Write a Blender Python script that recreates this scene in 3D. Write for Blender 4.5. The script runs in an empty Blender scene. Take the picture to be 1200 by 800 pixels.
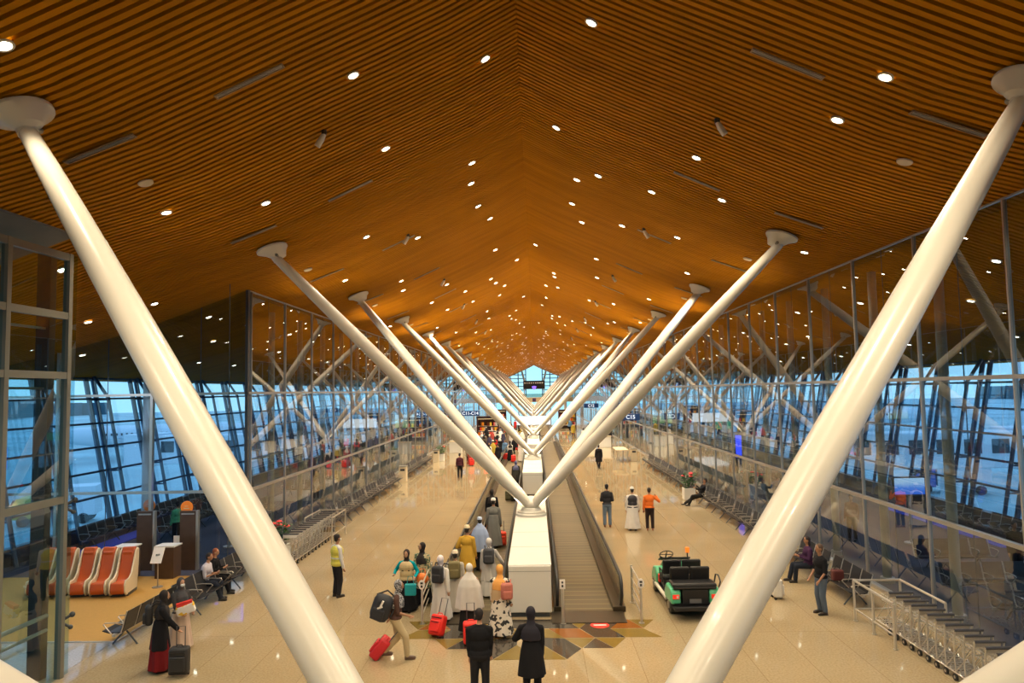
import bpy, bmesh, math, random
from mathutils import Vector, Matrix, Euler
random.seed(7)
PI = math.pi
sc = bpy.context.scene
COL = sc.collection

# ------------------------------------------------------------------ camera
F, PIT, YAW, ROL = 836.56, math.radians(3.981), math.radians(-1.766), math.radians(1.061)
CX, CZ = 0.236, 5.9
fw = Vector((math.sin(YAW)*math.cos(PIT), math.cos(YAW)*math.cos(PIT), math.sin(PIT)))
rt = Vector((math.cos(YAW), -math.sin(YAW), 0))
up = rt.cross(fw)
R2 = rt*math.cos(ROL) - up*math.sin(ROL)
U2 = rt*math.sin(ROL) + up*math.cos(ROL)
cd = bpy.data.cameras.new('camera'); cam = bpy.data.objects.new('camera', cd); COL.objects.link(cam)
cd.sensor_width = 36; cd.lens = F/1200*36; cd.clip_end = 2000; cd.clip_start = .1
M = Matrix((R2, U2, -fw)).transposed().to_4x4(); M.translation = (CX, 0, CZ); cam.matrix_world = M
sc.camera = cam
def at(px, py, Z=0.0):
    """the point at height Z of the place that was surveyed at this spot of the photograph"""
    d = R2*((px-600)/F) + U2*((400-py)/F) + fw
    t = (Z-CZ)/d.z
    return (CX+d.x*t, d.y*t)

sc.view_settings.view_transform = 'Standard'; sc.view_settings.look = 'None'
sc.view_settings.gamma = 1; sc.view_settings.use_curve_mapping = False; sc.view_settings.exposure = 0.0
cy = sc.cycles
cy.use_denoising = True; cy.max_bounces = 8; cy.diffuse_bounces = 3; cy.glossy_bounces = 4
cy.transparent_max_bounces = 20; cy.transmission_bounces = 4; cy.sample_clamp_indirect = 3; cy.sample_clamp_direct = 0
cy.caustics_reflective = False; cy.caustics_refractive = False

# ------------------------------------------------------------------ materials
MATS = {}
def nt(name):
    m = bpy.data.materials.new(name); m.use_nodes = True
    n = m.node_tree.nodes; l = m.node_tree.links
    return m, n, l, n['Principled BSDF']
def mat(name, c, rough=.5, metal=0., noise=.06, nscale=40., bump=0., spec=.5, coat=0., emit=None, es=0.):
    if name in MATS: return MATS[name]
    m, n, l, b = nt(name)
    b.inputs['Roughness'].default_value = rough; b.inputs['Metallic'].default_value = metal
    b.inputs['Specular IOR Level'].default_value = spec; b.inputs['Coat Weight'].default_value = coat
    tc = n.new('ShaderNodeTexCoord'); nz = n.new('ShaderNodeTexNoise'); nz.inputs['Scale'].default_value = nscale; nz.inputs['Detail'].default_value = 3
    l.new(tc.outputs['Object'], nz.inputs['Vector'])
    mx = n.new('ShaderNodeMix'); mx.data_type = 'RGBA'
    mx.inputs[6].default_value = tuple(x*(1-noise) for x in c)+(1,); mx.inputs[7].default_value = tuple(min(1, x*(1+noise)) for x in c)+(1,)
    l.new(nz.outputs['Fac'], mx.inputs[0]); l.new(mx.outputs[2], b.inputs['Base Color'])
    if bump:
        bp = n.new('ShaderNodeBump'); bp.inputs['Strength'].default_value = bump; bp.inputs['Distance'].default_value = .01
        l.new(nz.outputs['Fac'], bp.inputs['Height']); l.new(bp.outputs['Normal'], b.inputs['Normal'])
    if emit:
        b.inputs['Emission Color'].default_value = emit+(1,); b.inputs['Emission Strength'].default_value = es
    MATS[name] = m; return m
def pattern(name, c1, c2, scale, thr, rough=.8):
    m, n, l, b = nt(name); b.inputs['Roughness'].default_value = rough
    tc = n.new('ShaderNodeTexCoord'); v = n.new('ShaderNodeTexNoise'); v.inputs['Scale'].default_value = scale; v.inputs['Detail'].default_value = 1
    l.new(tc.outputs['Object'], v.inputs['Vector'])
    r = n.new('ShaderNodeValToRGB'); r.color_ramp.interpolation = 'CONSTANT'
    r.color_ramp.elements[0].color = c1+(1,); r.color_ramp.elements[1].color = c2+(1,); r.color_ramp.elements[1].position = thr
    l.new(v.outputs['Fac'], r.inputs['Fac']); l.new(r.outputs['Color'], b.inputs['Base Color']); MATS[name] = m; return m
def glass(name, tint, base=.06, power=3.2, amp=.85, rough=0.0):
    m, n, l, b = nt(name); n.remove(b)
    o = n['Material Output']; t = n.new('ShaderNodeBsdfTransparent'); t.inputs[0].default_value = tint+(1,)
    g = n.new('ShaderNodeBsdfGlossy'); g.inputs['Roughness'].default_value = rough; g.inputs['Color'].default_value = (.95, .97, 1, 1)
    lw = n.new('ShaderNodeLayerWeight'); lw.inputs['Blend'].default_value = .5
    p = n.new('ShaderNodeMath'); p.operation = 'POWER'; p.inputs[1].default_value = power
    l.new(lw.outputs['Facing'], p.inputs[0])
    a = n.new('ShaderNodeMath'); a.operation = 'MULTIPLY_ADD'; a.inputs[1].default_value = amp; a.inputs[2].default_value = base
    l.new(p.outputs[0], a.inputs[0])
    mx = n.new('ShaderNodeMixShader'); l.new(a.outputs[0], mx.inputs[0]); l.new(t.outputs[0], mx.inputs[1]); l.new(g.outputs[0], mx.inputs[2])
    l.new(mx.outputs[0], o.inputs['Surface']); MATS[name] = m; return m
def emis(name, c, s):
    m, n, l, b = nt(name); n.remove(b); e = n.new('ShaderNodeEmission'); e.inputs[0].default_value = c+(1,); e.inputs[1].default_value = s
    l.new(e.outputs[0], n['Material Output'].inputs['Surface']); MATS[name] = m; return m

def floor_material():
    m, n, l, b = nt('polished granite floor')
    g = n.new('ShaderNodeNewGeometry'); nz = n.new('ShaderNodeTexNoise'); nz.inputs['Scale'].default_value = 22; nz.inputs['Detail'].default_value = 6
    l.new(g.outputs['Position'], nz.inputs['Vector'])
    r = n.new('ShaderNodeValToRGB'); r.color_ramp.elements[0].position = .3; r.color_ramp.elements[1].position = .7
    r.color_ramp.elements[0].color = (.42, .32, .185, 1); r.color_ramp.elements[1].color = (.56, .445, .275, 1)
    l.new(nz.outputs['Fac'], r.inputs['Fac'])
    big = n.new('ShaderNodeTexNoise'); big.inputs['Scale'].default_value = .35; big.inputs['Detail'].default_value = 2
    l.new(g.outputs['Position'], big.inputs['Vector'])
    mx0 = n.new('ShaderNodeMix'); mx0.data_type = 'RGBA'; mx0.blend_type = 'MULTIPLY'; mx0.inputs[0].default_value = .35
    l.new(r.outputs['Color'], mx0.inputs[6]); l.new(big.outputs['Fac'], mx0.inputs[7])
    bk = n.new('ShaderNodeTexBrick'); bk.offset = 0; bk.inputs['Scale'].default_value = 1; bk.inputs['Mortar Size'].default_value = .008
    bk.inputs['Brick Width'].default_value = 1.2; bk.inputs['Row Height'].default_value = 3.57; bk.inputs['Color1'].default_value = (1, 1, 1, 1); bk.inputs['Color2'].default_value = (.93, .93, .93, 1); bk.inputs['Mortar'].default_value = (.62, .55, .45, 1)
    l.new(g.outputs['Position'], bk.inputs['Vector'])
    mx = n.new('ShaderNodeMix'); mx.data_type = 'RGBA'; mx.blend_type = 'MULTIPLY'; mx.inputs[0].default_value = .7
    l.new(mx0.outputs[2], mx.inputs[6]); l.new(bk.outputs['Color'], mx.inputs[7]); l.new(mx.outputs[2], b.inputs['Base Color'])
    b.inputs['Roughness'].default_value = .045; b.inputs['Specular IOR Level'].default_value = .6
    return m
def wood_material():
    m, n, l, b = nt('orange brown timber slats')
    g = n.new('ShaderNodeNewGeometry'); mp = n.new('ShaderNodeMapping'); mp.inputs['Scale'].default_value = (.35, 2.4, .3)
    l.new(g.outputs['Position'], mp.inputs['Vector'])
    nz = n.new('ShaderNodeTexNoise'); nz.inputs['Scale'].default_value = 1.; nz.inputs['Detail'].default_value = 4; l.new(mp.outputs[0], nz.inputs['Vector'])
    r = n.new('ShaderNodeValToRGB'); r.color_ramp.elements[0].position = .3; r.color_ramp.elements[1].position = .7
    r.color_ramp.elements[0].color = (.34, .132, .002, 1); r.color_ramp.elements[1].color = (.46, .182, .003, 1)
    l.new(nz.outputs['Fac'], r.inputs['Fac']); l.new(r.outputs['Color'], b.inputs['Base Color']); b.inputs['Roughness'].default_value = .6; b.inputs['Specular IOR Level'].default_value = .04
    return m
def pallet_material():
    m, n, l, b = nt('ribbed metal walkway pallets')
    g = n.new('ShaderNodeNewGeometry'); bk = n.new('ShaderNodeTexBrick'); bk.offset = 0; bk.inputs['Scale'].default_value = 1
    bk.inputs['Brick Width'].default_value = 8; bk.inputs['Row Height'].default_value = .42; bk.inputs['Mortar Size'].default_value = .03
    bk.inputs['Color1'].default_value = (.13, .10, .05, 1); bk.inputs['Color2'].default_value = (.085, .066, .034, 1); bk.inputs['Mortar'].default_value = (.22, .175, .09, 1)
    l.new(g.outputs['Position'], bk.inputs['Vector']); l.new(bk.outputs['Color'], b.inputs['Base Color'])
    b.inputs['Roughness'].default_value = .42; b.inputs['Metallic'].default_value = .3
    return m
FLOOR = floor_material(); WOOD = wood_material(); PALLET = pallet_material()
WHITE = mat('cream white painted steel', (.76, .715, .62), .3, noise=.03, nscale=3, coat=.15)
PANEL = mat('white painted panel', (.74, .72, .66), .35, noise=.02, nscale=2)
SILVER = mat('brushed aluminium', (.55, .52, .47), .35, .8)
DMET = mat('dark grey steel', (.07, .08, .09), .4, .5)
BLUEMET = mat('blue grey painted steel', (.055, .10, .17), .45, .3)
CHROME = mat('polished steel tube', (.68, .63, .55), .3, .65)
BLACK = mat('black vinyl', (.012, .012, .014), .38)
RUBBER = mat('black rubber', (.02, .02, .02), .5)
COLUMN = mat('beige painted column', (.30, .27, .21), .5)
GREY = mat('grey plaster soffit', (.16, .155, .145), .8, nscale=2, noise=.15)
GAP = mat('black void behind slats', (.006, .003, .0015), .9)
GL = glass('tinted hall glass', (.52, .64, .74), .07, 2.6, .85)
GLN = glass('near glass', (.45, .68, .72), .07, 2.6, .8)
GLF = glass('facade glass', (.80, .92, .98), .03, 4, .5)
GLR = glass('balustrade glass', (.62, .66, .60), .05, 3, .6)
LENS = emis('downlight lamp', (1, .88, .62), 30)
TRIMW = mat('white lamp ring', (.75, .70, .60), .4)

# ------------------------------------------------------------------ mesh builder
class MB:
    def __init__(s): s.v = []; s.f = []
    def add(s, vs, fs):
        o = len(s.v); s.v += [tuple(v) for v in vs]; s.f += [tuple(i+o for i in f) for f in fs]; return s
    def box(s, c, d, rz=0, rx=0, ry=0):
        R = Euler((rx, ry, rz)).to_matrix(); c = Vector(c); vs = []
        for z in (-.5, .5):
            for x, y in ((-.5, -.5), (.5, -.5), (.5, .5), (-.5, .5)): vs.append(c + R@Vector((x*d[0], y*d[1], z*d[2])))
        return s.add(vs, [(3, 2, 1, 0), (4, 5, 6, 7), (0, 1, 5, 4), (1, 2, 6, 5), (2, 3, 7, 6), (3, 0, 4, 7)])
    def tube(s, pts, r, seg=8, cap=True):
        pts = [Vector(p) for p in pts]; rs = r if isinstance(r, (list, tuple)) else [r]*len(pts)
        n = len(pts); vs = []; u = None
        for i, p in enumerate(pts):
            d = (pts[min(i+1, n-1)]-pts[max(i-1, 0)]).normalized()
            if u is None: u = d.orthogonal().normalized()
            else: u = (u - d*u.dot(d)).normalized()
            w = d.cross(u)
            for k in range(seg):
                a = 2*PI*k/seg; vs.append(p + (u*math.cos(a)+w*math.sin(a))*rs[i])
        fs = [(i*seg+k, i*seg+(k+1) % seg, (i+1)*seg+(k+1) % seg, (i+1)*seg+k) for i in range(n-1) for k in range(seg)]
        if cap: fs += [tuple(range(seg-1, -1, -1)), tuple((n-1)*seg+k for k in range(seg))]
        return s.add(vs, fs)
    def ell(s, c, r, seg=12, rings=8, R=None):
        c = Vector(c); r = r if isinstance(r, (list, tuple)) else (r, r, r); vs = []
        for i in range(1, rings):
            t = PI*i/rings
            for k in range(seg):
                a = 2*PI*k/seg; q = Vector((math.sin(t)*math.cos(a)*r[0], math.sin(t)*math.sin(a)*r[1], math.cos(t)*r[2]))
                vs.append(c + (R@q if R else q))
        n = len(vs); q = Vector((0, 0, r[2])); vs += [c+(R@q if R else q), c-(R@q if R else q)]
        fs = [(i*seg+k, (i+1)*seg+k, (i+1)*seg+(k+1) % seg, i*seg+(k+1) % seg) for i in range(rings-2) for k in range(seg)]
        fs += [(n, k, (k+1) % seg) for k in range(seg)] + [(n+1, (rings-2)*seg+(k+1) % seg, (rings-2)*seg+k) for k in range(seg)]
        return s.add(vs, fs)
    def lathe(s, prof, c=(0, 0, 0), seg=24, sy=1., wave=0., nw=7, cap=True):
        vs = []; n = len(prof)
        for r, z in prof:
            k0 = wave*max(0., 1-(z-prof[-1][1])/max(1e-6, prof[0][1]-prof[-1][1])) if wave else 0
            for k in range(seg):
                a = 2*PI*k/seg; q = r*(1+k0*math.sin(nw*a+z*2)); vs.append((c[0]+q*math.cos(a), c[1]+q*math.sin(a)*sy, c[2]+z))
        fs = [(i*seg+k, i*seg+(k+1) % seg, (i+1)*seg+(k+1) % seg, (i+1)*seg+k) for i in range(n-1) for k in range(seg)]
        if cap: fs += [tuple(range(seg-1, -1, -1)), tuple((n-1)*seg+k for k in range(seg))]
        return s.add(vs, fs)
    def cyl(s, c, r, h, axis='z', seg=16, r2=None):
        d = {'x': Vector((1, 0, 0)), 'y': Vector((0, 1, 0)), 'z': Vector((0, 0, 1))}[axis]*h/2; c = Vector(c)
        return s.tube([c-d, c+d], [r, r if r2 is None else r2], seg)
    def prism(s, poly, z0, z1, axis='z'):
        n = len(poly)
        def P(a, b, z): return {'z': (a, b, z), 'x': (z, a, b), 'y': (a, z, b)}[axis]
        vs = [P(a, b, z0) for a, b in poly]+[P(a, b, z1) for a, b in poly]
        return s.add(vs, [tuple(range(n-1, -1, -1)), tuple(range(n, 2*n))]+[(i, (i+1) % n, n+(i+1) % n, n+i) for i in range(n)])
    def quad(s, a, b, c, d): return s.add([a, b, c, d], [(0, 1, 2, 3)])
    def mesh(s, name, m, smooth=False, fix=True):
        me = bpy.data.meshes.new(name); me.from_pydata(s.v, [], s.f); me.update()
        if fix and len(s.f) < 20000:
            bm = bmesh.new(); bm.from_mesh(me); bmesh.ops.recalc_face_normals(bm, faces=bm.faces); bm.to_mesh(me); bm.free()
        if m: me.materials.append(m)
        if smooth:
            me.polygons.foreach_set('use_smooth', [True]*len(me.polygons))
            if hasattr(me, 'set_sharp_from_angle'): me.set_sharp_from_angle(angle=math.radians(40))
        return me
    def build(s, name, m, parent=None, smooth=False, bevel=0, loc=None, fix=True):
        o = bpy.data.objects.new(name, s.mesh(name, m, smooth, fix)); COL.objects.link(o); o.parent = parent
        if loc is not None: o.location = loc
        if bevel:
            b = o.modifiers.new('bevel', 'BEVEL'); b.width = bevel; b.segments = 2; b.limit_method = 'ANGLE'
        return o
def tag(o, label=None, cat=None, group=None, kind=None):
    if label: o['label'] = label
    if cat: o['category'] = cat
    if group: o['group'] = group
    if kind: o['kind'] = kind
    return o
def thing(name, label, cat, loc=(0, 0, 0), rz=0, group=None):
    o = bpy.data.objects.new(name, None); COL.objects.link(o); o.location = loc; o.rotation_euler = (0, 0, rz); o.empty_display_size = .1
    return tag(o, label, cat, group)
def children(o): return [c for c in bpy.data.objects if c.parent == o]
KIDS = {}
def copy_tree(o, parent=None, depth=0):
    c = o.copy(); COL.objects.link(c); c.parent = parent
    key = o.name
    if key not in KIDS: KIDS[key] = children(o)
    for ch in KIDS[key]: copy_tree(ch, c, depth+1)
    return c
def dup(o, loc, rz=0, label=None, group=None):
    c = copy_tree(o); c.location = loc; c.rotation_euler = (0, 0, rz)
    if label: c['label'] = label
    if group: c['group'] = group
    return c

# ------------------------------------------------------------------ setting: ceiling
CP = [(0, 13.95), (1.5, 13.15), (4, 12.02), (7.6, 10.46), (10.1, 9.74), (14, 8.4), (20.4, 6.85), (27, 6.0)]
def hz(x):
    x = abs(x)
    for i in range(len(CP)-1):
        if x <= CP[i+1][0]:
            (x0, y0), (x1, y1) = CP[i], CP[i+1]
            def sl(k):
                if k <= 0: return (CP[1][1]-CP[0][1])/(CP[1][0]-CP[0][0])
                if k >= len(CP)-1: return (CP[-1][1]-CP[-2][1])/(CP[-1][0]-CP[-2][0])
                return (CP[k+1][1]-CP[k-1][1])/(CP[k+1][0]-CP[k-1][0])
            h = x1-x0; t = (x-x0)/h; m0, m1 = sl(i)*h, sl(i+1)*h
            return (2*t**3-3*t*t+1)*y0+(t**3-2*t*t+t)*m0+(-2*t**3+3*t*t)*y1+(t**3-t*t)*m1
    return CP[-1][1]
def slope(x): return (hz(x+.05)-hz(x-.05))/.1
YEND = 226.
xs = [-21, -18, -15.5, -13, -11, -10.1, -8.5, -7, -5.5, -4, -2.6, -1.4, -.5, 0]; xs = xs + [-x for x in reversed(xs[:-1])]
mb = MB(); y = -8.
while y < YEND:
    vs = []; fs = []
    for x in xs:
        z = hz(x); vs += [(x, y+.005, z+.26), (x, y, z), (x, y+.114, z), (x, y+.109, z+.26)]
    for i in range(len(xs)-1):
        a = i*4; b = a+4
        fs += [(a, a+1, b+1, b), (a+1, a+2, b+2, b+1), (a+2, a+3, b+3, b+2)]
    mb.add(vs, fs); y += .2
ceiling = mb.build('ceiling', WOOD, fix=False); tag(ceiling, 'curved ceiling of orange brown timber slats rising to a central ridge', kind='structure')
mb = MB()
for i in range(len(xs)-1):
    x0, x1 = xs[i], xs[i+1]
    mb.quad((x0, -8, hz(x0)+.28), (x1, -8, hz(x1)+.28), (x1, YEND, hz(x1)+.28), (x0, YEND, hz(x0)+.28))
tag(mb.build('backing', GAP, ceiling, fix=False), 'dark backing above the slats')
# dark line at ridge
# floor
mb = MB(); mb.box((0, 110, -.1), (20.2, 240, .2))
tag(mb.build('floor', FLOOR), 'polished beige granite floor with long joints', kind='structure')
CARPET = mat('dark blue grey lounge carpet', (.035, .038, .065), .9, noise=.3, nscale=6)
CARPET2 = mat('brown lounge floor', (.16, .12, .075), .35, noise=.15, nscale=3)
YCARPET = mat('golden yellow carpet', (.42, .235, .05), .85, noise=.12, nscale=14)
for s, nm in ((1, 'floor_right_lounge'), (-1, 'floor_left_lounge')):
    mb = MB(); mb.box((s*15.3, 35, -.1), (10.4, 90, .2)); tag(mb.build(nm, CARPET), 'dark blue carpet of the gate lounge', kind='structure')
    mb = MB(); mb.box((s*15.3, 155, -.1), (10.4, 150, .2)); tag(mb.build(nm, CARPET2), 'brown floor of the far gate lounge', kind='structure')
    mb = MB(); mb.box((s*13, 60, .006), (4.2, 40, .012)); tag(mb.build('floor_aisle', CARPET2), 'brown polished aisle in the lounge', kind='structure')
mb = MB(); mb.box((-15.05, 4.7, .004), (9.9, 25.5, .008)); tag(mb.build('floor_recess_stone', FLOOR), 'beige granite floor behind the near glass screen', kind='structure')
mb = MB(); mb.box((-15.1, 20.6, .01), (10.0, 6.2, .02)); o = mb.build('floor_recess', YCARPET); tag(o, 'golden yellow carpet in the recess on the left', kind='structure')
mb = MB(); mb.box((-15.1, 17.47, .014), (10.0, .05, .028)).box((-10.07, 20.6, .014), (.04, 6.2, .028)); mb.build('edge', SILVER, o)

# walls of glass
def hallmullion(name, x, y, z1, parent, w=.06, d=.2):
    MB().box((x, y, z1/2), (d, w, z1)).build(name, SILVER, parent)
def glass_wall(name, x, y0, y1, label, top=None, m=GL):
    s = 1 if x > 0 else -1; t = top or hz(x)
    w = MB().quad((x, y0, 0), (x, y1, 0), (x, y1, t), (x, y0, t)).build(name, m, fix=False); tag(w, label, kind='structure')
    y = 15.0 + 3.57*math.ceil((y0-15.0)/3.57)
    fins = 0
    while y < min(y1, 190):
        MB().box((x-s*.0, y, t/2), (.09, .05, t)).build('mullion', SILVER, w)
        MB().box((x+s*.02, y-1.785, t/2), (.02, .02, t)).build('glazing_joint', DMET, w)
        y += 3.57
    b = MB()
    for z in (2.53, 6.01): b.box((x, (y0+y1)/2, z), (.13, y1-y0, .09))
    b.box((x, (y0+y1)/2, .04), (.2, y1-y0, .08)); b.box((x, (y0+y1)/2, t-.02), (.08, y1-y0, .04))
    b.build('transom', SILVER, w)
    return w
glass_wall('wall_right', 10.1, 4, YEND, 'glass wall with slim aluminium mullions on the right side of the hall')
glass_wall('wall_left', -10.1, 25.4, YEND, 'glass wall with slim aluminium mullions beyond the recess on the left side')
# side recess wall
w = MB()
xa = [-20.0, -17.0, -15, -13.5, -11.8, -10.1]
for a, b in zip(xa, xa[1:]): w.quad((a, 25.4, 0), (b, 25.4, 0), (b, 25.4, hz(b)), (a, 25.4, hz(a)))
w = w.build('wall_recess', GL, fix=False); tag(w, 'glass wall across the recess on the left, facing the camera', kind='structure')
for x in (-10.1, -13.55, -17.0):
    MB().box((x, 25.4, hz(x)/2), (.1, .16, hz(x)-.02)).build('mullion', SILVER if x < -11 else DMET, w)
for x in (-11.8, -15.2): MB().box((x, 25.4, hz(x)/2), (.02, .02, hz(x)-.02)).build('glazing_joint', DMET, w)
b = MB()
for z in (2.53, 6.01): b.box((-15, 25.4, z), (9.9, .14, .09))
b.build('transom', SILVER, w)
# near left glass box
t = 9.1
w = MB().quad((-10, 2, 0), (-10, 15.6, 0), (-10, 15.6, t), (-10, 2, t)).build('wall_near_left', GLN, fix=False)
tag(w, 'near glass screen with heavy grey frame at the left edge', kind='structure')
GFR = mat('grey green steel frame', (.20, .20, .17), .4, .4); DFR = mat('black steel post', (.025, .025, .025), .4, .3)
for y in (15.3, 13.45, 11.0, 8.5):
    MB().box((-10, y, t/2), (.14, .12, t)).build('mullion', GFR, w)
    MB().box((-10.45, y-.05, t/2), (.3, .2, t)).build('mullion', DFR, w)
for z in (9.02, 7.72, 6.42, 3.75): MB().box((-10.0, 8.6, z), (.12, 13.4, .15)).build('transom', GFR, w)
for z in (7.45, 6.15): MB().box((-10.4, 8.6, z), (.05, 13.4, .05)).build('transom', GFR, w)
MB().tube([(-10.3, 3, 1.55), (-10.3, 15.3, 1.3)], .05).tube([(-10.3, 3, 1.2), (-10.3, 15.3, 1.0)], .04).build('rail', CHROME, w, True)
MB().box((-10.3, 13.0, .55), (.04, .05, 1.1)).build('rail_post', DMET, w)
for z in (1.15, 3.6):
    MB().tube([(-10.05, 15.35, z), (-9.9, 15.55, z+.1)], .03).tube([(-10.05, 15.35, z), (-9.9, 15.5, z-.15)], .03).ell((-9.9, 15.55, z+.1), .06).ell((-9.9, 15.5, z-.15), .05).build('glass_bracket', DMET, w, True)
# grey soffit over the near lounge
sb = MB(); xx = [-21, -18, -15, -12.5, -10.25]
for a, b in zip(xx, xx[1:]):
    sb.quad((a, -8, hz(a)-.05), (b, -8, hz(b)-.05), (b, 15.9, hz(b)-.05), (a, 15.9, hz(a)-.05))
    sb.quad((a, 15.9, hz(a)-.05), (b, 15.9, hz(b)-.05), (b, 15.9, hz(b)-.001), (a, 15.9, hz(a)-.001))
sb.quad((-10.25, -8, hz(10.25)-.05), (-10.25, 15.9, hz(10.25)-.05), (-10.25, 15.9, hz(10.25)), (-10.25, -8, hz(10.25)))
tag(sb.build('ceiling_soffit', GREY), 'plain grey ceiling panel above the near glass screen', kind='structure')

# facades
def facade(s, name, label):
    X0, X1, Z1 = 19.0*s, 20.4*s, 6.95
    g = MB().quad((X0, -5, 0), (X0, YEND, 0), (X1, YEND, Z1), (X1, -5, Z1)).build(name, GLF, fix=False); tag(g, label, kind='structure')
    y = 7.1
    while y < 130:
        b = MB()
        b.tube([(X0-.05*s, y, 0), (X1-.05*s, y, Z1)], .11, 6); b.tube([(X0-.05*s, y+.55, 0), (X1-.05*s, y+.55, Z1)], .11, 6)
        b.tube([(X0-.75*s, y+.25, 0), (X1-1.0*s, y+.25, Z1-1.0), (X1-.3*s, y+.25, Z1)], .08, 6)
        for k in range(6):
            z = .5+k*1.07; q = z/Z1; xo = X0+(X1-X0)*q
            b.tube([(xo-.05*s, y, z), (xo-.75*s, y+.25, z)], .03, 5); b.tube([(xo-.05*s, y+.5, z), (xo-.75*s, y+.25, z)], .03, 5)
        b.build('truss', BLUEMET, g, True)
        y += 3.57
    b = MB()
    for z in (.5, 1.57, 2.64, 3.71, 4.78, 5.9, 6.85):
        q = z/Z1; b.box((X0+(X1-X0)*q-.04*s, 72, z), (.09, 150, .09))
    b.build('transom', BLUEMET, g)
facade(1, 'window_1', 'leaning glazed facade with steel trusses at the right of the right lounge')
facade(-1, 'window_2', 'leaning glazed facade with steel trusses behind the left lounge')
# sills: low dark wall along facades
for s in (1, -1):
    MB().box((s*18.75, 75, .3), (.3, 160, .6)).build('baseboard_'+('right' if s > 0 else 'left'), DMET)['kind'] = 'structure'
# far end wall with arched window
e = MB()
pts = [(x, hz(x)) for x in [k*1.0-10 for k in range(21)]]
for (a, za), (b, zb) in zip(pts, pts[1:]): e.quad((a, YEND, 0), (b, YEND, 0), (b, YEND, zb), (a, YEND, za))
w = e.build('wall_end', glass('end glass', (.55, .75, .8), .02, 4, .2), fix=False); tag(w, 'glazed end wall far down the hall under the ridge', kind='structure')
for x in (-7.5, -5, -2.6, 2.6, 5, 7.5): MB().box((x, YEND-.2, hz(x)/2), (.3, .3, hz(x))).build('mullion', BLUEMET, w)
b = MB()
for z in (6.2, 7.4, 8.6, 9.8, 11): 
    for s in (1, -1): b.box((s*6.3, YEND-.25, z), (7.2, .2, .25))
b.build('transom', BLUEMET, w)
MB().tube([(-2.5, YEND-3, 7), (-3.8, YEND-3, 12.2)], .3).build('leaning_prop', WHITE, w, True)
MB().tube([(2.5, YEND-3, 7), (3.8, YEND-3, 12.2)], .3).build('leaning_prop', WHITE, w, True)
tag(MB().box((0, -8.1, 7), (42, .2, 14)).build('wall_back', mat('cream plaster', (.6, .52, .40), .7)), 'plain cream wall closing the hall behind the viewpoint', kind='structure')
for s, nm in ((1, 'wall_outer_right'), (-1, 'wall_outer_left')): tag(MB().box((s*20.9, -6.3, 3.4), (.2, 3.6, 6.8)).build(nm, MATS['cream plaster']), 'short solid wall behind the viewpoint', kind='structure')
# outside
APR = mat('pale concrete apron', (.42, .58, .62), .6, noise=.7, nscale=.05)
mb = MB()
for s in (1, -1): mb.box((s*220, 160, -4.6), (395, 700, .2))
tag(mb.build('ground', APR), 'pale airport apron outside the glazing', kind='structure')
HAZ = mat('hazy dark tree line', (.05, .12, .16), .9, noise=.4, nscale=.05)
for s in (1, -1):
    mb = MB(); random.seed(3)
    for k in range(30): mb.box((s*(290+random.random()*20), -60+k*18, -1+random.random()*2), (10, 17, 6+random.random()*5))
    tag(mb.build('distant_terminal', HAZ), 'dark hazy line of buildings beyond the apron on the '+('right' if s > 0 else 'left'), 'building')

# floor inlay
INL = {'k': mat('charcoal granite inlay', (.060, .052, .043), .1, noise=.2), 'g': mat('olive gold granite inlay', (.21, .145, .035), .12, noise=.3, nscale=60),
       'o': mat('rust orange granite inlay', (.25, .085, .015), .12, noise=.3, nscale=60), 'c': mat('cream granite inlay', (.60, .48, .33), .12),
       'r': mat('red floor sticker', (.75, .02, .01), .3), 'w': mat('white floor sticker', (.9, .85, .8), .3)}
half = [('k', [(550, 500), (690, 502), (808, 570), (712, 640), (552, 545)]), ('g', [(552, 548), (706, 643), (480, 643), (480, 590)]),
        ('o', [(590, 437), (790, 437), (895, 497), (690, 497)]), ('g', [(692, 501), (893, 501), (814, 566)]),
        ('k', [(480, 376), (700, 376), (790, 434), (480, 434)]), ('g', [(706, 376), (865, 378), (795, 434)]),
        ('k', [(868, 378), (1073, 378), (1000, 437), (1103, 495), (897, 495), (798, 435)]), ('o', [(1003, 434), (1078, 376), (1120, 376), (1220, 432)]),
        ('g', [(1003, 438), (1222, 436), (1348, 492), (1107, 494)]), ('k', [(822, 566), (900, 500), (1026, 566)]), ('g', [(904, 499), (1102, 499), (1030, 564)]),
        ('g', [(1125, 376), (1288, 376), (1225, 431)]), ('g', [(545, 440), (590, 440), (690, 499), (545, 499)])]
inlay = thing('trim_1', None, None, (0, 0, 0)); inlay['kind'] = 'structure'; inlay['label'] = 'geometric stone mosaic inlaid in the floor at the walkway entrance'
for key in 'kgo':
    mb = MB()
    for k, poly in half:
        if k != key: continue
        P = [at(540+x/5.715, 660+yy/5.715) for x, yy in poly]
        mb.prism(P, .0, .005); mb.prism([(-x, yy) for x, yy in P], .0, .005)
    mb.build('stone_inlay', INL[key], inlay)
c = at(703, 732.5)
o = MB().lathe([(.24, 0), (.24, .008)], (c[0], c[1], 0), 28).build('floor_sticker', INL['r']); tag(o, 'red round no entry sticker with white bar on the dark mosaic stone', 'sticker')
MB().box((c[0], c[1], .0085), (.32, .07, .002)).build('white_bar', INL['w'], o)

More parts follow.
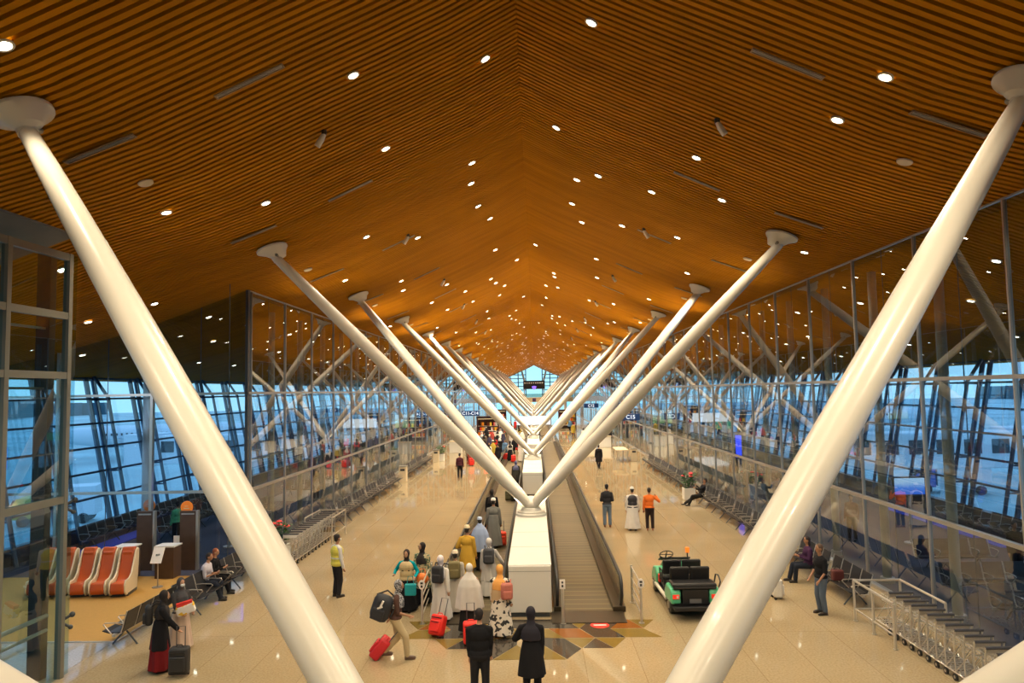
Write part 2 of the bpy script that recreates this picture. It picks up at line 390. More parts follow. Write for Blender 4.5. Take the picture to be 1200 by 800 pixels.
# ------------------------------------------------------------------ tree columns
S, Z0, XH, HH = 10.7, -.066, 7.617, 5.9+4.42
AP = 1.75
def make_column():
    root = thing('tree_column', '', 'column')
    for sx in (1, -1):
        for sy in (1, -1):
            a = Vector((sx*.16, sy*.16, AP+.05)); b = Vector((sx*XH, sy*S/2, HH-.20))
            d = (b-a); n = 10
            MB().tube([a+d*(k/n) for k in range(n+1)], [.17, .185, .2, .21, .215, .215, .21, .2, .185, .165, .13], 24).build('strut', WHITE, root, True)
            sl = -sx*abs(slope(XH)); c = Vector((sx*XH*1.012, sy*S/2*1.0, hz(XH*1.012)-.05))
            R = Matrix.Rotation(-math.atan(slope(sx*XH)), 3, 'Y')
            cap = MB(); prof = [(.47, .02), (.47, -.035), (.33, -.08), (.20, -.18), (.0, -.22)]
            vs = []; seg = 28
            for r, z in prof:
                for k in range(seg):
                    q = R@Vector((r*math.cos(2*PI*k/seg), r*math.sin(2*PI*k/seg), z)); vs.append(c+q+Vector((-sx*.3, -sy*.2, -.15))*(-z/.38 if z < -.05 else 0))
            cap.add(vs, [(i*seg+k, i*seg+(k+1) % seg, (i+1)*seg+(k+1) % seg, (i+1)*seg+k) for i in range(len(prof)-1) for k in range(seg)]+[tuple(range(seg))])
            cap.tube([b-d.normalized()*.15, c+Vector((0, 0, -.05))], [.15, .15], 16)
            cp = cap.build('capital', WHITE, root, True)
            MB().tube([c+Vector((-sx*.2, -.19, -.22)), c+Vector((-sx*.2, .19, -.22))], .045, 10).build('pivot_pin', COLUMN, cp, True)
    MB().ell((0, 0, AP+.02), (.34, .34, .27), 24, 12).build('knuckle', WHITE, root, True)
    MB().lathe([(.56, 1.33), (.56, 1.42), (.50, 1.45), (.50, 1.50), (.38, 1.52), (.34, 1.62), (.22, 1.66)], seg=36).build('base_collar', WHITE, root, True)
    return root
ords = ['nearest white four-armed column, its struts crossing both lower corners of the view', 'white four-armed column whose base stands in front of the walkway crowd', 'white four-armed column, second base down the median', 'white four-armed column, third base down the median']
col0 = make_column(); col0.location = (0, .5*S+Z0, 0)
for k in range(0, 10):
    yb = (.5+2*k)*S+Z0
    o = col0 if k == 0 else dup(col0, (0, yb, 0))
    o['label'] = ords[k] if k < 4 else 'white four-armed column far down the median, overlapping its neighbours'
    o['group'] = 'white tree columns along the median'
# median boxes
def make_box():
    r = thing('median_box', '', 'plinth')
    w = .56
    MB().box((0, 5.6, .72), (2*w, 11.2, 1.2)).build('body', PANEL, r, bevel=.02)
    MB().box((0, 5.6, .06), (2*w-.1, 11.1, .12)).build('plinth_base', DMET, r)
    MB().box((0, 5.62, 1.33), (2*w+.02, 11.16, .025)).build('top_panel', PANEL, r, bevel=.01)
    b = MB()
    for yy in (2.2, 4.4, 8.9): b.box((0, yy, 1.344), (2*w, .012, .004))
    b.box((0, -.002, 1.18), (2*w, .004, .012)); b.build('groove', mat('grey joint', (.3, .29, .26), .6), r)
    return r
bx = make_box(); bx.location = (0.0, 19.1, 0); bx['label'] = 'long white median box whose front panel stands at the walkway entrance'
for k in range(1, 9):
    dup(bx, (0, 19.1+21.4*k, 0), 0, ['', 'white median box behind the first column base', 'white median box behind the second column base'][k] if k < 3 else 'white median box far down the walkway', 'white boxes under the columns')
dup(bx, (0, -2.3, 0), 0, 'white median box under the nearest column, below the view', 'white boxes under the columns')
bx['group'] = 'white boxes under the columns'

# ------------------------------------------------------------------ moving walkways
def walkway(s, y0, y1, label):
    r = thing('moving_walkway', label, 'moving walkway', (0, y0, 0), 0, 'moving walkways beside the median')
    L = y1-y0; c = 1.5*s
    MB().box((c, L/2, .012), (1.36, L, .024)).build('pallet_belt', PALLET, r)
    MB().box((c, -.45, .012), (1.9, .95, .024)).build('comb_plate', mat('grooved floor plate', (.08, .062, .04), .35, .6), r)
    for X, nm in ((.75, 'inner'), (2.36, 'outer')):
        x = X*s; w = .17 if nm == 'outer' else .12
        MB().box((x, L/2, .07), (w*2, L, .14)).build('skirt', mat('bronze skirt', (.07, .055, .035), .35, .6), r, bevel=.01)
        xg = x+(.06*s if nm == 'outer' else -.03*s)
        MB().box((xg, L/2+.1, .48), (.02, L-.3, .72)).build('balustrade_glass', GLR, r)
        b = MB()
        b.tube([(xg, .3, .1), (xg, .05, .2), (xg, -.12, .45), (xg, -.08, .72), (xg, .1, .88), (xg, .4, .93), (xg, L-.4, .93), (xg, L-.1, .85), (xg, L, .6), (xg, L-.1, .3)], .045, 10)
        b.build('handrail', RUBBER, r, True)
        MB().box((xg, L/2+.1, .85), (.05, L-.6, .05)).build('handrail_guide', SILVER, r)
    return r
walkway(1, 19.5, 82, 'moving walkway with empty ribbed belt to the right of the white median')
walkway(-1, 19.5, 82, 'moving walkway carrying the pilgrims to the left of the white median')
walkway(1, 95, 160, 'far moving walkway right of the median')
walkway(-1, 95, 160, 'far moving walkway left of the median')
# barriers
def barrier(p0, p1, label, mirror=1):
    r = thing('barrier_rail', label, 'barrier', (p0[0], p0[1], 0))
    d = Vector((p1[0]-p0[0], p1[1]-p0[1], 0))
    b = MB()
    for z in (.22, .45, .68): b.tube([(0, 0, z), (d.x, d.y, z)], .018, 6)
    b.tube([(0, 0, .98), (d.x, d.y, .98)], .022, 8)
    b.build('rail', CHROME, r, True)
    for q in (Vector((0, 0, 0)), d): MB().cyl((q.x, q.y, .51), .03, 1.02).cyl((q.x, q.y, .01), .07, .02).build('post', CHROME, r, True)
    sp = MB().lathe([(.0, -.01), (.085, -.01), (.085, .01), (0, .01)], seg=20, cap=False); sp.v = [(x, z-.06, y*1.4+1.0) for x, y, z in sp.v]
    s = sp.build('sign_disc', INL['w'], r)
    MB().box((0, -.073, 1.04), (.07, .004, .05)).box((0, -.073, .96), (.05, .004, .06)).build('pictogram', RUBBER, s)
    return r
barrier(at(752, 730), at(741, 706), 'steel barrier rail with white sign disc beside the electric cart')
barrier(at(495, 731), at(506, 700), 'steel barrier rail with white sign disc at the left walkway entrance')
p = at(660, 730)
r = thing('sign_post', 'short steel post with white oval sign beside the front of the white median box', 'post', (p[0], p[1], 0))
MB().cyl((0, 0, .45), .04, .9).cyl((0, 0, .01), .08, .02).build('post', CHROME, r, True)
MB().box((0, -.045, .98), (.14, .02, .24)).build('sign_plate', INL['w'], r, bevel=.03)
MB().ell((0, -.06, 1.03), (.025, .005, .03)).ell((0, -.06, .94), (.025, .005, .035)).build('pictogram', RUBBER, r)

# ------------------------------------------------------------------ ceiling fittings
def on_ceiling(o, x, y, drop=0):
    o.location = (x, y, hz(x)-drop); o.rotation_euler = (0, -math.atan(slope(x)), 0)
dl = thing('downlight', 'small round recessed downlight glowing in the slatted wooden ceiling', 'ceiling light', group='recessed ceiling downlights')
MB().lathe([(.13, .02), (.135, -.012), (.10, -.014), (.095, .02)], seg=16, cap=False).build('lamp_ring', TRIMW, dl, True)
MB().lathe([(.0, 0), (.101, .0)], seg=14, cap=False).build('lamp_lens', LENS, dl)
base = [(-3.3, 13.9), (-.75, 15.9), (1.5, 13.7), (6.2, 11.8), (6.2, 13.7), (-8.3, 16.2), (-6.6, 17.9), (-3.5, 18), (-1.6, 22), (-1.8, 23.9), (1., 20), (4.5, 18.1), (5.7, 20.3), (1.8, 23.8), (2.4, 22.5), (4, 22), (1.8, 26.9), (-1.8, 26.9), (-1.5, 29.5), (2.3, 29), (3.7, 27.1), (5.5, 25.7), (-6.9, 9.2), (-5.5, 24.3), (-4.2, 27.3), (-7.4, 28.6), (8.8, 22.5)]
spots = []
for k in range(0, 11):
    for i, (x, y) in enumerate(base):
        yy = y+21.4*k; xx = x if k % 2 == 0 else -x
        if k > 0: xx += random.uniform(-.35, .35); yy += random.uniform(-.8, .8)
        if yy < YEND-2 and abs(xx) > .4: spots.append((xx, yy))
for i, (x, y) in enumerate(spots[:268]):
    o = dl if i == 0 else copy_tree(dl)
    on_ceiling(o, x, y, .012)
for s in (1, -1):
    for k in range(16):
        for x in (12.0, 14.2, 17):
            if s < 0 and 9+k*4.6 < 26 and x < 13: pass
            o = copy_tree(dl); on_ceiling(o, s*(x+random.uniform(-.4, .4)), 13+k*4.6+random.uniform(-1, 1), .012)
            o['label'] = 'small round downlight in the dark ceiling above the glazed lounge'; o['group'] = 'lounge ceiling downlights'
# linear diffusers, round speakers, adjustable spots
dark = mat('dark diffuser slot', (.05, .04, .03), .5); frm = mat('brown diffuser frame', (.28, .18, .09), .5)
df = thing('air_diffuser', 'long slot air diffuser set along the timber slats', 'vent', group='slot air diffusers in the ceiling')
MB().box((0, .07, 0), (1.35, .02, .02)).box((0, -.07, 0), (1.35, .02, .02)).box((.67, 0, 0), (.03, .16, .02)).box((-.67, 0, 0), (.03, .16, .02)).build('frame', frm, df)
MB().box((0, 0, .01), (1.3, .12, .01)).build('slot', dark, df)
MB().box((0, .022, 0), (1.3, .01, .02)).box((0, -.022, 0), (1.3, .01, .02)).build('blade', SILVER, df)
first = True
for k in range(16):
    for s in (1, -1):
        for x in (4.85, 7.6):
            o = df if first else copy_tree(df); first = False
            on_ceiling(o, s*x, 12.5+7.13*k-(.4 if s > 0 and False else 0), .02)
sp = thing('ceiling_speaker', 'round cream speaker disc in the timber ceiling', 'speaker', group='round ceiling speakers')
MB().lathe([(0, -.03), (.13, -.03), (.15, -.015), (.155, .01)], seg=20, cap=False).build('speaker_grille', mat('cream grille', (.62, .5, .36), .6), sp, True)
af = thing('track_spotlight', 'small white adjustable spotlight hanging from the slats', 'spotlight', group='adjustable ceiling spotlights')
MB().cyl((0, 0, -.04), .06, .1).build('mount', dark, af, True)
MB().tube([(0, 0, -.08), (.06, 0, -.2), (.16, 0, -.36)], [.05, .07, .07], 12).build('lamp_body', TRIMW, af, True)
f1 = f2 = True
for k in range(9):
    for s in (1, -1):
        o = sp if f1 else copy_tree(sp); f1 = False; on_ceiling(o, s*7.8, 14.4+10.7*k, .01)
        o = af if f2 else copy_tree(af); f2 = False; o.location = (s*4.4, 15.6+10.7*k, hz(4.4)); o.rotation_euler = (0, 0, 0 if s > 0 else PI)

# ------------------------------------------------------------------ lounge columns
lc = thing('lounge_column', 'beige round column standing just behind the hall glass', 'column', group='beige columns behind the hall glass')
MB().lathe([(.125, 0), (.125, 9.35)], seg=18).build('shaft', COLUMN, lc, True); MB().lathe([(.2, 0), (.2, .15), (.18, .16)], seg=18).build('base_ring', SILVER, lc, True)
f1 = True
for k in range(-1, 24):
    for s in (1, -1):
        y = 15+3.57*k
        if s < 0 and y < 26: continue
        o = lc if f1 else copy_tree(lc); f1 = False; o.location = (s*10.66, y, 0)
o = MB().lathe([(.17, 0), (.17, 8.0)], seg=18).build('lounge_column', mat('white column', (.7, .7, .68), .5), smooth=True, loc=(-14.6, 27, 0)); tag(o, 'slim white column behind the glass across the left recess', 'column')

# ------------------------------------------------------------------ benches
SEATM = BLACK
def make_bench(n, both=False):
    r = thing('beam_bench', '', 'bench')
    L = n*.6
    MB().box((0, 0, .36), (L+.1, .08, .06)).build('beam', SILVER, r)
    for x in ([-L/2+.45, L/2-.45] if n < 5 else [-L/2+.45, 0, L/2-.45]):
        MB().tube([(x, .0, .35), (x, .30, .02)], .02, 6).tube([(x, 0, .35), (x, -.28, .02)], .02, 6).ell((x, .3, .015), (.03, .03, .015)).ell((x, -.28, .015), (.03, .03, .015)).build('leg', DMET, r, True)
    for sgn in ((1, -1) if both else (1,)):
        prof = [(-.02, .43), (.1, .405), (.3, .41), (.44, .45), (.46, .44), (.44, .42), (.3, .38), (.1, .375), (-.04, .40)]
        bk = [(.0, .42), (-.06, .55), (-.10, .72), (-.16, .90), (-.18, .90), (-.125, .72), (-.085, .55), (-.03, .41)]
        for i in range(n):
            x = -L/2+.6*(i+.5)
            oy = .04 if both else -.12
            P = [(sgn*(a+oy), b) for a, b in prof]; B = [(sgn*(a+oy), b) for a, b in bk]
            MB().prism(P, x-.26, x+.26, 'x').build('seat', SEATM, r, bevel=.008)
            MB().prism(B, x-.26, x+.26, 'x').build('backrest', SEATM, r, bevel=.008)
        for i in range(n+1):
            x = -L/2+.6*i; oy = .04 if both else -.12
            q = lambda a, b: (x, sgn*(a+oy), b)
            MB().tube([q(-.17, .91), q(-.11, .72), q(-.07, .55), q(-.02, .40), q(.12, .37)], .014, 6).tube([q(-.08, .62), q(.1, .64), q(.36, .63), q(.40, .60), q(.2, .38)], .014, 6).build('armrest', SILVER, r, True)
    return r
bench4 = make_bench(4)
BEN = []
def bench(x, y, rz, label, group=None):
    o = bench4 if not BEN else copy_tree(bench4)
    BEN.append(o); o.location = (x, y, 0); o.rotation_euler = (0, 0, rz); o['label'] = label
    if group: o['group'] = group
    elif 'group' in o: del o['group']
    return o
FX = -PI/2   # facing +X
bench(-9.25, 22.9, FX, 'black four seat bench at the left, last of the near row, facing the hall')
bench(-9.25, 20.3, FX, 'black four seat bench at the left, beside the seated couple')
bench(-9.75, 18.1, -FX, 'black four seat bench at the left turned away from the hall, nearest the camera')
for i in range(11):
    y = 31.6+i*2.75
    if i == 6: continue
    bench(-8.75, y, FX, 'black bench in the long row along the left glass wall' if i else 'black bench next to the left luggage trolleys', 'benches along the left glass wall')
for i, y in enumerate((20.7, 23.3, 25.9, 28.5, 31.1, 33.7)):
    bench(8.75, y, -FX, ['black bench on the right beneath the seated woman in purple', 'black bench on the right partly hidden by the near strut'][i] if i < 2 else ('black bench on the right nearest the sleeping man' if i == 5 else 'black bench in the row along the right glass wall'), None if i in (0, 1, 5) else 'benches along the right glass wall')
bench(8.75, 36.4, -FX, 'black bench on the right with the sleeping man on it')
for i in range(6): bench(8.75, 41.3+2.75*i, -FX, 'black bench beyond the flower planter along the right glass wall', 'far benches along the right glass wall')
# lounge benches
for x, y, rz in ((12.6, 18.3, PI), (15.6, 18.5, PI), (12.6, 20.5, PI), (15.6, 20.6, PI), (13.5, 23.6, PI), (16.5, 23.6, PI), (17.6, 27.5, -FX), (17.6, 30.5, -FX), (12.5, 15.6, PI), (15.4, 15.6, PI)):
    bench(x, y, rz, 'dark seat row in the lounge behind the right glass', 'lounge seat rows behind the right glass')
for x, y in ((-17.5, 32), (-17.5, 35), (-17.5, 38), (-15.2, 30.5), (-15.2, 33.3), (-15.2, 36.1), (-13, 32.), (-13, 35), (-17.5, 29)):
    bench(x, y, FX, 'dark seat row in the lounge behind the left glass', 'lounge seat rows behind the left glass')
for s in (1, -1):
    for i in range(5):
        bench(s*13.5, 42+i*5, PI, 'dark seat row deeper in the %s lounge' % ('right' if s > 0 else 'left'), 'deep lounge seat rows')
for s in (1, -1):
    o = MB().box((s*17.2, 31, .015), (.9, 9, .03)).build('floor_strip', mat('bright blue carpet', (.02, .07, .6), .8)); o['kind'] = 'structure'
    o['label'] = 'bright blue carpet strip between lounge seats'

# orange massage chairs
ORG = mat('orange leather', (.50, .085, .01), .45); CRM = mat('cream shell', (.72, .6, .42), .35)
def make_chair():
    r = thing('massage_chair', '', 'armchair')
    prof = [(-.42, .42), (-.38, .14), (.1, .10), (.45, .10), (.5, .22), (.44, .44), (.05, .40), (-.12, .55), (-.26, .85), (-.36, 1.2), (-.44, 1.32), (-.56, 1.3), (-.55, 1.05)]
    MB().prism([(a, b) for a, b in prof], -.19, .19, 'x').build('cushion', ORG, r, True, bevel=.04)
    for s in (1, -1):
        sh = [(-.5, .05), (.36, .05), (.46, .16), (.48, .36), (.40, .50), (.12, .52), (-.05, .62), (-.24, .95), (-.38, 1.22), (-.52, 1.28), (-.64, 1.22), (-.62, .8)]
        MB().prism(sh, s*.215-.025, s*.215+.025, 'x').build('side_shell', CRM, r, True, bevel=.02)
    MB().box((0, -.38, 1.1), (.3, .1, .2), rx=-.2).build('head_pillow', ORG, r, bevel=.03)
    MB().box((0, -.1, .05), (.5, .7, .08)).build('base', DMET, r)
    return r
ch = make_chair()
for i, (px, lab) in enumerate(((137, 'orange massage chair at the right end of the row, beside the desk'), (114, 'orange massage chair, second from the desk'), (91, 'orange massage chair, third from the desk, cut by the glass edge'), (66, 'orange massage chair seen through the near glass'), (42, 'orange massage chair farthest from the desk, behind the near glass'))):
    o = ch if i == 0 else copy_tree(ch); p = at(px, 700); o.location = (p[0], 21.6, .02); o.rotation_euler = (0, 0, PI+.18); o['label'] = lab; o['group'] = 'orange massage chairs'

# portals, desks, signs in recess
BRN = mat('dark brown laminate', (.085, .05, .032), .35, nscale=5, noise=.3)
for i, (px, lab) in enumerate(((194, 'tall brown gate panel with silver edge, left of the pair'), (241, 'tall brown gate panel with silver edge and white notice, right of the pair'))):
    p = at(px, 657)
    r = thing('security_gate', lab, 'partition', (p[0], 24.6, 0))
    MB().box((-.02, 0, 1.0), (.55, .12, 2.0)).build('panel', BRN, r)
    MB().box((.3, 0, 1.0), (.07, .14, 2.02)).build('edge_post', SILVER, r)
    MB().box((-.02, -.062, 1.9), (.45, .01, .05)).build('trim_strip', SILVER, r)
    if i: MB().box((-.42, -.03, .95), (.2, .02, .42)).build('notice', INL['w'], r)
for i, (px, py, lab) in enumerate(((175, 592, 'round orange sign above the left gate panel'), (219, 594, 'round orange sign above the right gate panel'))):
    z = 2.05; p = at(px, py, z)
    r = thing('round_sign', lab, 'sign', (p[0], p[1], z))
    s = MB().lathe([(0, -.03), (.21, -.03), (.21, .03), (0, .03)], seg=24, cap=False); s.v = [(x, zz, y) for x, y, zz in s.v]
    s.build('sign_disc', mat('orange sign face', (.85, .22, .02), .5, emit=(.9, .25, .03), es=.25), r)
    MB().box((0, -.035, -.04), (.2, .01, .03)).box((0, -.035, .04), (.12, .01, .025)).build('lettering', mat('cream letters', (.8, .6, .35), .5), r)
    MB().cyl((0, .05, -z/2-.0), .025, z).build('pole', DMET, r)
for px, lab in ((168, 'brown reception desk with white top behind the orange chairs'), (213, 'brown desk with white top between the gate panels')):
    p = at(px, 668); r = thing('reception_desk', lab, 'desk', (p[0], 23.6, .02 if p[0] > -20 else 0))
    MB().box((0, 0, .5), (.62, .5, 1.0)).build('desk_body', BRN, r); MB().box((0, 0, 1.02), (.68, .56, .05)).build('desk_top', PANEL, r, bevel=.01)
p = at(182, 690); r = thing('sign_stand', 'white tilted notice board on a thin stand beside the desk', 'sign', (p[0], 22.3, 0))
MB().box((0, 0, 1.0), (.34, .03, .5), rx=-.5).build('board', INL['w'], r); MB().box((.02, -.02, 1.02), (.12, .03, .05), rx=-.5, rz=.5).build('marking', DMET, r)
MB().cyl((0, .03, .45), .02, .9).cyl((0, .03, .02), .16, .04).build('stand', SILVER, r)
MB().cyl((.45, .2, 1.0), .02, .1)

# planters
FLW = mat('pink red petals', (.85, .06, .07), .6); LEAF = mat('dark green leaves', (.03, .10, .02), .5, noise=.4); SOIL = mat('soil', (.05, .03, .02), .9)
def planter(x, y, label, seed, flowers=4):
    random.seed(seed)
    r = thing('flower_planter', label, 'planter', (x, y, 0))
    MB().prism([(-.3, -.3), (.3, -.3), (.3, .3), (-.3, .3)], 0, .62).build('pot', PANEL, r, bevel=.03)
    MB().box((0, 0, .625), (.52, .52, .02)).build('soil', SOIL, r)
    lf = MB(); st = MB()
    for k in range(90):
        a = random.uniform(0, 2*PI); rr = random.uniform(.05, .42)*random.uniform(.5, 1); z = random.uniform(.68, 1.3); c = Vector((rr*math.cos(a), rr*math.sin(a), z))
        u = Vector((math.cos(a), math.sin(a), random.uniform(-.2, .9))).normalized(); v = u.cross(Vector((0, 0, 1))).normalized(); L = random.uniform(.14, .26); W = L*.32
        n = u.cross(v)*.02
        lf.add([c, c+u*L*.5+v*W+n, c+u*L, c+u*L*.5-v*W+n, c+u*L*.5-n], [(0, 1, 4), (1, 2, 4), (2, 3, 4), (3, 0, 4)])
    for k in range(7):
        a = k*.9; st.tube([(0, 0, .6), (.12*math.cos(a), .12*math.sin(a), .95), (.25*math.cos(a), .25*math.sin(a), 1.25)], [.015, .012, .006], 5)
    lf.build('foliage', LEAF, r); st.build('stems', LEAF, r)
    for k in range(flowers):
        a = k*2.1+seed; c = Vector((.26*math.cos(a), .26*math.sin(a), 1.22+.12*(k % 2))); b = MB()
        for j in range(6):
            t = j*PI/3; b.ell(c+Vector((math.cos(t)*.06, math.sin(t)*.06, .02)), (.055, .055, .035), 8, 5)
        b.ell(c+Vector((0, 0, .04)), (.04, .04, .04), 8, 5); b.build('flower', FLW, r, True)
    return r
planter(-9.0, 25.7, 'white planter of dark leaves with red flowers beside the left trolleys', 2, 5)
p = at(815, 586); planter(8.3, 38.7, 'white square planter of green leaves with pink flowers behind the sleeping man', 5, 4)
planter(-8.0, 62, 'distant leafy planter at the end of the left bench row', 6, 1); planter(11.8, 40, 'leafy planter behind the right glass', 9, 1)

# ------------------------------------------------------------------ trolleys
def make_trolley():
    r = thing('luggage_trolley', '', 'luggage trolley')
    b = MB()
    for s in (1, -1):
        b.tube([(s*.27, -.42, .16), (s*.27, .42, .16), (s*.27, .48, .22)], .014, 6)
        b.tube([(s*.27, -.38, .16), (s*.27, -.36, .62), (s*.27, -.42, 1.0)], .016, 6)
        b.tube([(s*.27, .3, .16), (s*.25, -.3, .78)], .01, 5)
    for yy in (-.4, -.2, 0, .2, .42): b.tube([(-.27, yy, .17), (.27, yy, .17)], .010, 5)
    for xx in (-.13, 0, .13): b.tube([(xx, -.4, .175), (xx, .44, .175)], .008, 5)
    b.build('frame', CHROME, r, True)
    k = MB()
    for z, yy in ((.72, .0), (.86, .02)): k.tube([(-.25, -.38, z), (-.25, yy, z), (.25, yy, z), (.25, -.38, z)], .009, 5)
    for xx in (-.25, -.12, 0, .12, .25): k.tube([(xx, -.38, .72), (xx, 0, .72), (xx, .02, .86)], .006, 5)
    k.build('basket', CHROME, r, True)
    MB().tube([(-.28, -.43, 1.0), (.28, -.43, 1.0)], .03, 8).build('handle', mat('grey handle grip', (.06, .06, .07), .4), r, True)
    MB().box((0, -.36, .93), (.48, .02, .1), rx=.2).build('advert_plate', mat('pale plate', (.6, .55, .48), .4), r)
    for x, yy in ((-.27, -.36), (.27, -.36), (0, .4)):
        w = MB().cyl((x, yy, .07), .07, .04, 'x', 14).build('wheel', RUBBER, r, True); MB().cyl((x, yy, .07), .03, .045, 'x', 10).build('hub', SILVER, w, True)
    return r
tr = make_trolley()
n = 0
for i in range(14):
    o = tr if n == 0 else copy_tree(tr); n += 1
    o.location = (8.75, 17.9-.33*i, 0); o.rotation_euler = (0, 0, 0)
    o['label'] = 'steel luggage trolley at the near end of the right stack' if i == 13 else ('steel luggage trolley at the far end of the right stack, inside the rail' if i == 0 else 'steel luggage trolley nested in the stack at lower right')
    o['group'] = 'luggage trolleys nested at lower right'
for i in range(12):
    o = copy_tree(tr); o.location = (-8.5, 25.0+.42*i, 0); o.rotation_euler = (0, 0, PI)
    o['label'] = 'steel luggage trolley at the near end of the left stack' if i == 0 else 'steel luggage trolley nested in the stack by the left glass wall'; o['group'] = 'luggage trolleys nested at the left'
def corral(x, y, L, W, label):
    r = thing('trolley_corral', label, 'rail', (x, y, 0))
    for q in ((-W/2, 0), (W/2, 0), (-W/2, L/2), (-W/2, L), (W/2, L)): MB().cyl((q[0], q[1], .5), .03, 1.0).cyl((q[0], q[1], .01), .05, .02).build('post', CHROME, r, True)
    MB().tube([(-W/2, 0, 1.0), (-W/2, L, 1.0), (W/2, L, 1.0), (W/2, 0, 1.0)], .03, 8).build('top_rail', CHROME, r, True)
    MB().tube([(-W/2, 0, .3), (-W/2, L, .3), (W/2, L, .3), (W/2, 0, .3)], .022, 8).build('lower_rail', CHROME, r, True)
corral(8.72, 16.6, 2.0, 1.15, 'steel rail penning in the far end of the right trolley stack')
corral(-8.5, 28.6, 2.0, 1.1, 'steel rail penning in the far end of the left trolley stack')

# ------------------------------------------------------------------ electric cart
GRN = mat('mint green cart body', (.10, .52, .27), .3, coat=.5); BODY2 = mat('pale cart panel', (.75, .70, .60), .4)
def cart(x, y, rz):
    r = thing('electric_cart', 'green electric passenger cart with black seats parked beside the right walkway', 'cart', (x, y, 0), rz)
    MB().prism([(-1.35, .22), (1.35, .22), (1.35, .34), (-1.35, .36)], -.52, .52, 'x').build('floor_pan', BLACK, r)
    # rear body shell
    for s in (1, -1):
        MB().prism([(-1.38, .34), (-1.38, .62), (-1.28, .74), (-.75, .74), (-.55, .5), (-.6, .34)], s*.50-.13, s*.50+.13, 'x').build('rear_fender', GRN, r, True, bevel=.04)
        MB().prism([(.75, .3), (.72, .6), (.85, .78), (1.2, .72), (1.42, .5), (1.45, .3)], s*.46-.13, s*.46+.13, 'x').build('front_fender', GRN, r, True, bevel=.04)
        MB().box((s*.59, .1, .30), (.08, 1.5, .09)).build('side_sill', BODY2, r, bevel=.02)
    MB().prism([(.95, .3), (.9, .85), (1.0, .92), (1.3, .72), (1.46, .5), (1.45, .28)], -.36, .36, 'x').build('front_cowl', GRN, r, True, bevel=.05)
    MB().box((0, 1.0, .95), (.9, .25, .05), rx=-.4).build('dashboard', BLACK, r, bevel=.02)
    MB().box((0, -1.36, .52), (.66, .06, .36)).build('rear_panel', BLACK, r)
    def seat(yc, back, nm, h=.62):
        for s in (1, -1):
            MB().box((s*.27, yc, h), (.52, .48, .13)).build('seat_cushion', BLACK, r, bevel=.05)
            MB().box((s*.27, yc+back*.27, h+.32), (.52, .11, .42), rx=back*-.15).build('seat_back', BLACK, r, bevel=.05)
        MB().box((0, yc, h-.16), (1.0, .44, .2)).build('seat_base', BLACK, r, bevel=.02)
    seat(.35, -1, 'front'); seat(-.55, -1, 'middle', .64)
    MB().box((0, -1.12, .80), (1.15, .5, .10)).build('seat_cushion', BLACK, r, bevel=.045)
    MB().box((0, -1.34, .74), (1.12, .08, .07)).build('seat_edge', BLACK, r, bevel=.02)
    MB().tube([(.6, -.95, .7), (.66, -.95, .98), (.66, -1.2, 1.02), (.66, -1.38, .9), (.62, -1.38, .76)], .02, 8).build('grab_rail', RUBBER, r, True)
    MB().tube([(-.6, -.2, .6), (-.6, -.2, .92), (-.6, .1, .92), (-.6, .1, .6)], .02, 8).tube([(.6, -.2, .6), (.6, -.2, .92), (.6, .1, .92), (.6, .1, .6)], .02, 8).build('hip_rail', RUBBER, r, True)
    MB().box((0, -1.55, .28), (1.2, .32, .05)).box((0, -1.70, .31), (1.22, .05, .1)).build('rear_step', BLACK, r, bevel=.015)
    MB().box((0, -1.40, .42), (.3, .02, .1)).build('number_plate', mat('grey plate', (.16, .16, .16), .4), r)
    for s in (1, -1):
        l = MB().box((s*.50, -1.39, .53), (.17, .03, .11)).build('tail_light', mat('red lamp', (.8, .02, .01), .3, emit=(1, .05, .02), es=.4), r, bevel=.01)
        MB().box((s*.50+.035, -1.408, .53), (.05, .012, .06)).build('reverse_lens', INL['w'], l)
    for s in (1, -1):
        for yy in (-.95, 1.1):
            w = MB().lathe([(.10, -.09), (.2, -.09), (.225, -.06), (.225, .06), (.2, .09), (.10, .09)], seg=22); w.v = [(z+s*.50, x+yy, y+.225) for x, y, z in w.v]
            w = w.build('wheel', RUBBER, r, True); MB().cyl((s*.60, yy, .225), .10, .03, 'x', 16).build('hub_cap', SILVER, w, True)
    MB().tube([(-.27, 1.0, .9), (-.27, .78, 1.12)], .02, 8).build('steering_column', RUBBER, r, True)
    R = Matrix.Rotation(-.75, 3, 'X').to_3x3(); ring = [Vector((-.27, .78, 1.12))+R@Vector((.19*math.cos(a), .19*math.sin(a), 0)) for a in [2*PI*k/20 for k in range(21)]]
    b = MB().tube(ring, .016, 6); b.tube([ring[0], ring[10]], .014, 6); b.tube([ring[15], Vector((-.27, .78, 1.12))], .014, 6); b.build('steering_wheel', RUBBER, r, True)
    MB().tube([(.18, .1, .7), (.18, .1, 1.32)], .018, 8).build('beacon_pole', RUBBER, r, True)
    MB().cyl((.18, .1, 1.39), .055, .13).build('beacon', mat('orange beacon', (.9, .2, .02), .3, emit=(1, .2, .02), es=.8), r, True)
    MB().box((-.52, .62, .5), (.06, .16, .22)).build('fire_extinguisher', mat('red bottle', (.7, .03, .02), .3), r, bevel=.02)
    MB().box((-.2, 1.43, .5), (.5, .03, .07)).build('front_bumper', BLACK, r)
cart(4.22, 20.35, .03)

